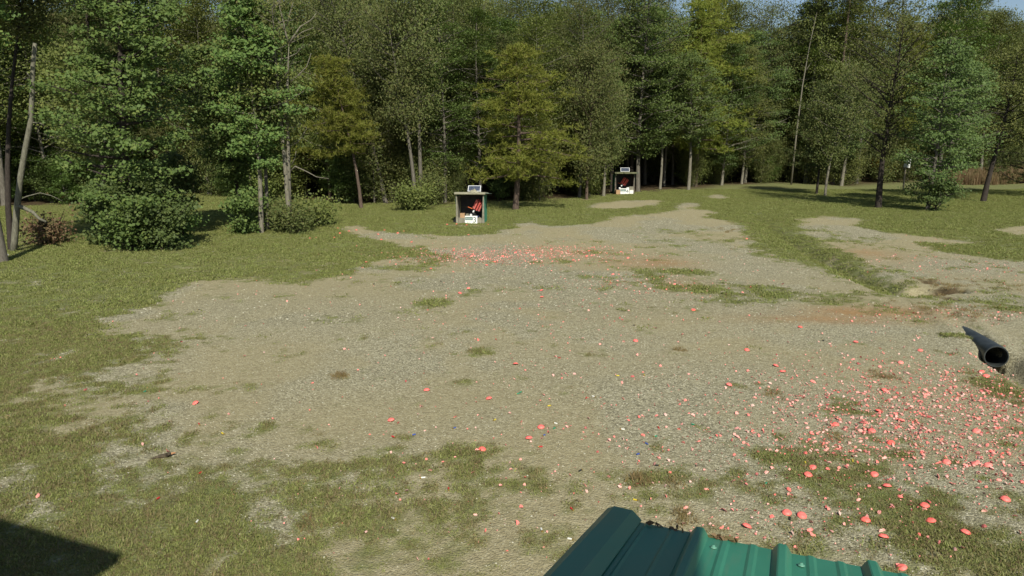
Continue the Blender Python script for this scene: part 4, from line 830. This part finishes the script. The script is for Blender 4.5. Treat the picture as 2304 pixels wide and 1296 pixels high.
# ------------------------------------------------------------------ metal porch roof below the camera
AZ = R(22); U = Vector((math.cos(AZ), -math.sin(AZ), 0)); Vv = Vector((math.sin(AZ), math.cos(AZ), 0)); SLP = R(13)
E1 = Vector((.555, 1.913, 3.056)); e = tag(empty('porch_roof', (E1.x, E1.y, E1.z), -AZ), 'green ribbed metal porch roof at the bottom, its left end in shade', 'roof')
rot = (-SLP, 0, 0)   # local x along the eave, y outward, z up; the sheet falls outward
m, t, b, o = newmat('green_roof_paint'); co = objco(t); n = noise(t, 2.5, 5, co); mp = t.nodes.new('ShaderNodeMapping'); mp.inputs['Scale'].default_value = (14, 1.2, 1); t.links.new(co, mp.inputs[0]); n2 = noise(t, 2, 5, mp.outputs[0], .7); n3 = noise(t, 50, 3, co)
c = ramp(t, [(.3, (.027, .165, .105)), (.7, (.04, .215, .14))], n); c = mixc(t, ramp(t, [(.55, (0, 0, 0)), (.8, (.35, .35, .35))], n2), c, (.17, .2, .13)); c = mixc(t, ramp(t, [(.66, (0, 0, 0)), (.8, (.4, .4, .4))], n3), c, (.2, .24, .17))
t.links.new(c, b.inputs['Base Color']); b.inputs['Roughness'].default_value = .4; b.inputs['Specular IOR Level'].default_value = .5; t.links.new(ramp(t, [(.3, (.32, .32, .32)), (.7, (.55, .55, .55))], n), b.inputs['Roughness']); M['roofpaint'] = m
sp_ = .229; LEN = 2.3; NR = 11
def sheet_profile(k0, k1):
    pts = []
    for k in range(k0, k1):
        x0 = k * sp_
        pts += [(x0 - .026, 0), (x0 - .012, .020), (x0 - .008, .022), (x0 + .008, .022), (x0 + .012, .020), (x0 + .026, 0)]
        for mnr in (.076, .152): pts += [(x0 + mnr - .014, 0), (x0 + mnr - .006, .004), (x0 + mnr + .006, .004), (x0 + mnr + .014, 0)]
    x0 = k1 * sp_; pts += [(x0 - .026, 0), (x0 - .012, .020), (x0 + .012, .020), (x0 + .022, .004)]
    return pts
def sheet(nm, pts, lift, y0=-LEN, y1=0.0):
    th = .0012; V = []; ny = 10; n_ = len(pts)
    for j in range(ny):
        yv = y0 + (y1 - y0) * j / (ny - 1)
        V += [(a, yv, b_ + lift + .0015 * math.sin(a * 9 + j)) for a, b_ in pts]
    V = np.array(V); F = np.array([(j * n_ + i, j * n_ + i + 1, (j + 1) * n_ + i + 1, (j + 1) * n_ + i) for j in range(ny - 1) for i in range(n_ - 1)])
    V2 = V - (0, 0, th); k = len(V); E = np.array([((ny - 1) * n_ + i, (ny - 1) * n_ + i + 1, k + (ny - 1) * n_ + i + 1, k + (ny - 1) * n_ + i) for i in range(n_ - 1)])
    return link(nm, mesh_np(nm, np.concatenate([V, V2]), np.concatenate([F, F[:, ::-1] + k, E]), M['roofpaint']), e, (0, 0, 0), rot)
first = [(-.229, .0), (-.162, .0), (-.155, .004), (-.148, .0), (-.085, .0), (-.078, .004), (-.071, .0), (-.027, .001)]
pf_ = [(-.229 + .02, 0)] + [(a, b_) for a, b_ in first[1:]]
SH = [sheet('roof_sheet', pf_ + sheet_profile(0, 4), 0), sheet('roof_sheet', sheet_profile(4, 8), .002), sheet('roof_sheet', sheet_profile(8, 11), .004)]
tr = MB(); tr.add([(x_, y_, z_) for y_ in (-LEN, .012) for x_, z_ in ((-.285, -.10), (-.283, .022), (-.262, .032), (-.205, .030), (-.175, .006), (-.175, .003), (-.207, .026), (-.262, .028), (-.279, .019), (-.281, -.10))],
    [(i, (i + 1) % 10, 10 + (i + 1) % 10, 10 + i) for i in range(10)] + [tuple(range(9, -1, -1)), tuple(range(10, 20))]); tr.build('rake_trim', M['roofpaint'], e, (0, 0, 0), rot)
SV, SF = lathe(np.array([(.0001, .0075), (.004, .0072), (.005, .003), (.009, .0025), (.0095, 0)]), 0, 6.283, 8, True); SM = mesh_np('screw', SV, SF, plain('screw_paint', (.12, .3, .22), .45), True)
for k in range(0, NR):
    for yv in (-.10, -.72, -1.34, -1.96): link('screw', SM, SH[k // 4], (k * sp_ + .05, yv, .002 + .002 * (k // 4)))
for yv in (-.06, -.68, -1.3, -1.92): MB().box(-.27, NR * sp_, yv - .04, yv + .04, -.045, -.006).build('purlin', M['wood'], e, rot=rot)
for xv in (-.23, .95, 2.15): MB().box(xv - .02, xv + .02, -LEN + .05, -.03, -.19, -.047).build('rafter', M['wood'], e, rot=rot)
for xv in (-.20, 2.1): MB().box(xv - .05, xv + .05, -.28, -.18, -E1.z - .05, -.13).build('post', M['wood'], e)
# leaf litter caught on the eave
lc = np.array([(rng.uniform(-.16, -.03), rng.uniform(-.02, .0), .008) for _ in range(16)] + [(rng.uniform(.03, .11), rng.uniform(-.012, .004), .006) for _ in range(36)]); lc = lc + rng.randn(*lc.shape) * (.004, .004, .003)
LV, LF = leaves(rng, lc, .022, .012, .6, .8); MX = e.matrix_basis @ Matrix.Rotation(-SLP, 4, 'X'); LV = np.array([MX @ Vector(v) for v in LV])
tag(link('leaf_litter', mesh_np('leaf_litter', LV, LF, M['brown'])), 'brown dead leaves caught along the metal eave', 'leaf litter', kind='stuff')
# ------------------------------------------------------------------ the stand behind the camera (its shadow falls into the picture)
ZR = 6.0; cs = Vector((*P(281, 1247), 0)); C0 = cs - SD * (ZR / -SD.z); C0 = Vector((cs.x - SD.x / -SD.z * ZR, cs.y - SD.y / -SD.z * ZR, ZR))
M['siding'] = mottled('grey_board_siding', (.3, .28, .23), (.38, .35, .3), 3, .85, .2)
e = tag(empty('clubhouse', (C0.x, C0.y, 0), -AZ), 'clubhouse left of the camera whose roof corner shades the near lawn', 'building')
MB().box(-9, 0, -7, 0, ZR - .16, ZR).build('roof', M['green_metal'], e); MB().box(-8.6, -.5, -6.6, -.5, -.1, ZR - .162).build('wall', M['siding'], e)
e = tag(empty('viewing_deck', (.4, -1.6, 0), -AZ), 'raised timber viewing deck under the camera', 'deck')
for k in range(14): MB().box(-1.6, 1.6, -1.3 + k * .145, -1.3 + k * .145 + .138, 2.55, 2.59).build('deck_board', M['wood'], e)
for a in (-1.5, 1.5):
    for b_ in (-1.2, .65): MB().box(a - .06, a + .06, b_ - .06, b_ + .06, -.1, 2.548).build('post', M['wood'], e)
CN = Vector((1.11, -.59, 5.4)) + Vv * .2; e = tag(empty('deck_canopy', CN, -AZ), 'flat canopy over the viewing deck whose edge shades the porch roof', 'canopy')
MB().box(-1.9, 0, -1.6, 0, 0, .06).build('canopy_sheet', M['green_metal'], e)
for a in (-1.85, -.05): MB().box(a - .04, a + .04, -1.55, -1.47, -2.8, -.002).build('post', M['wood'], e)
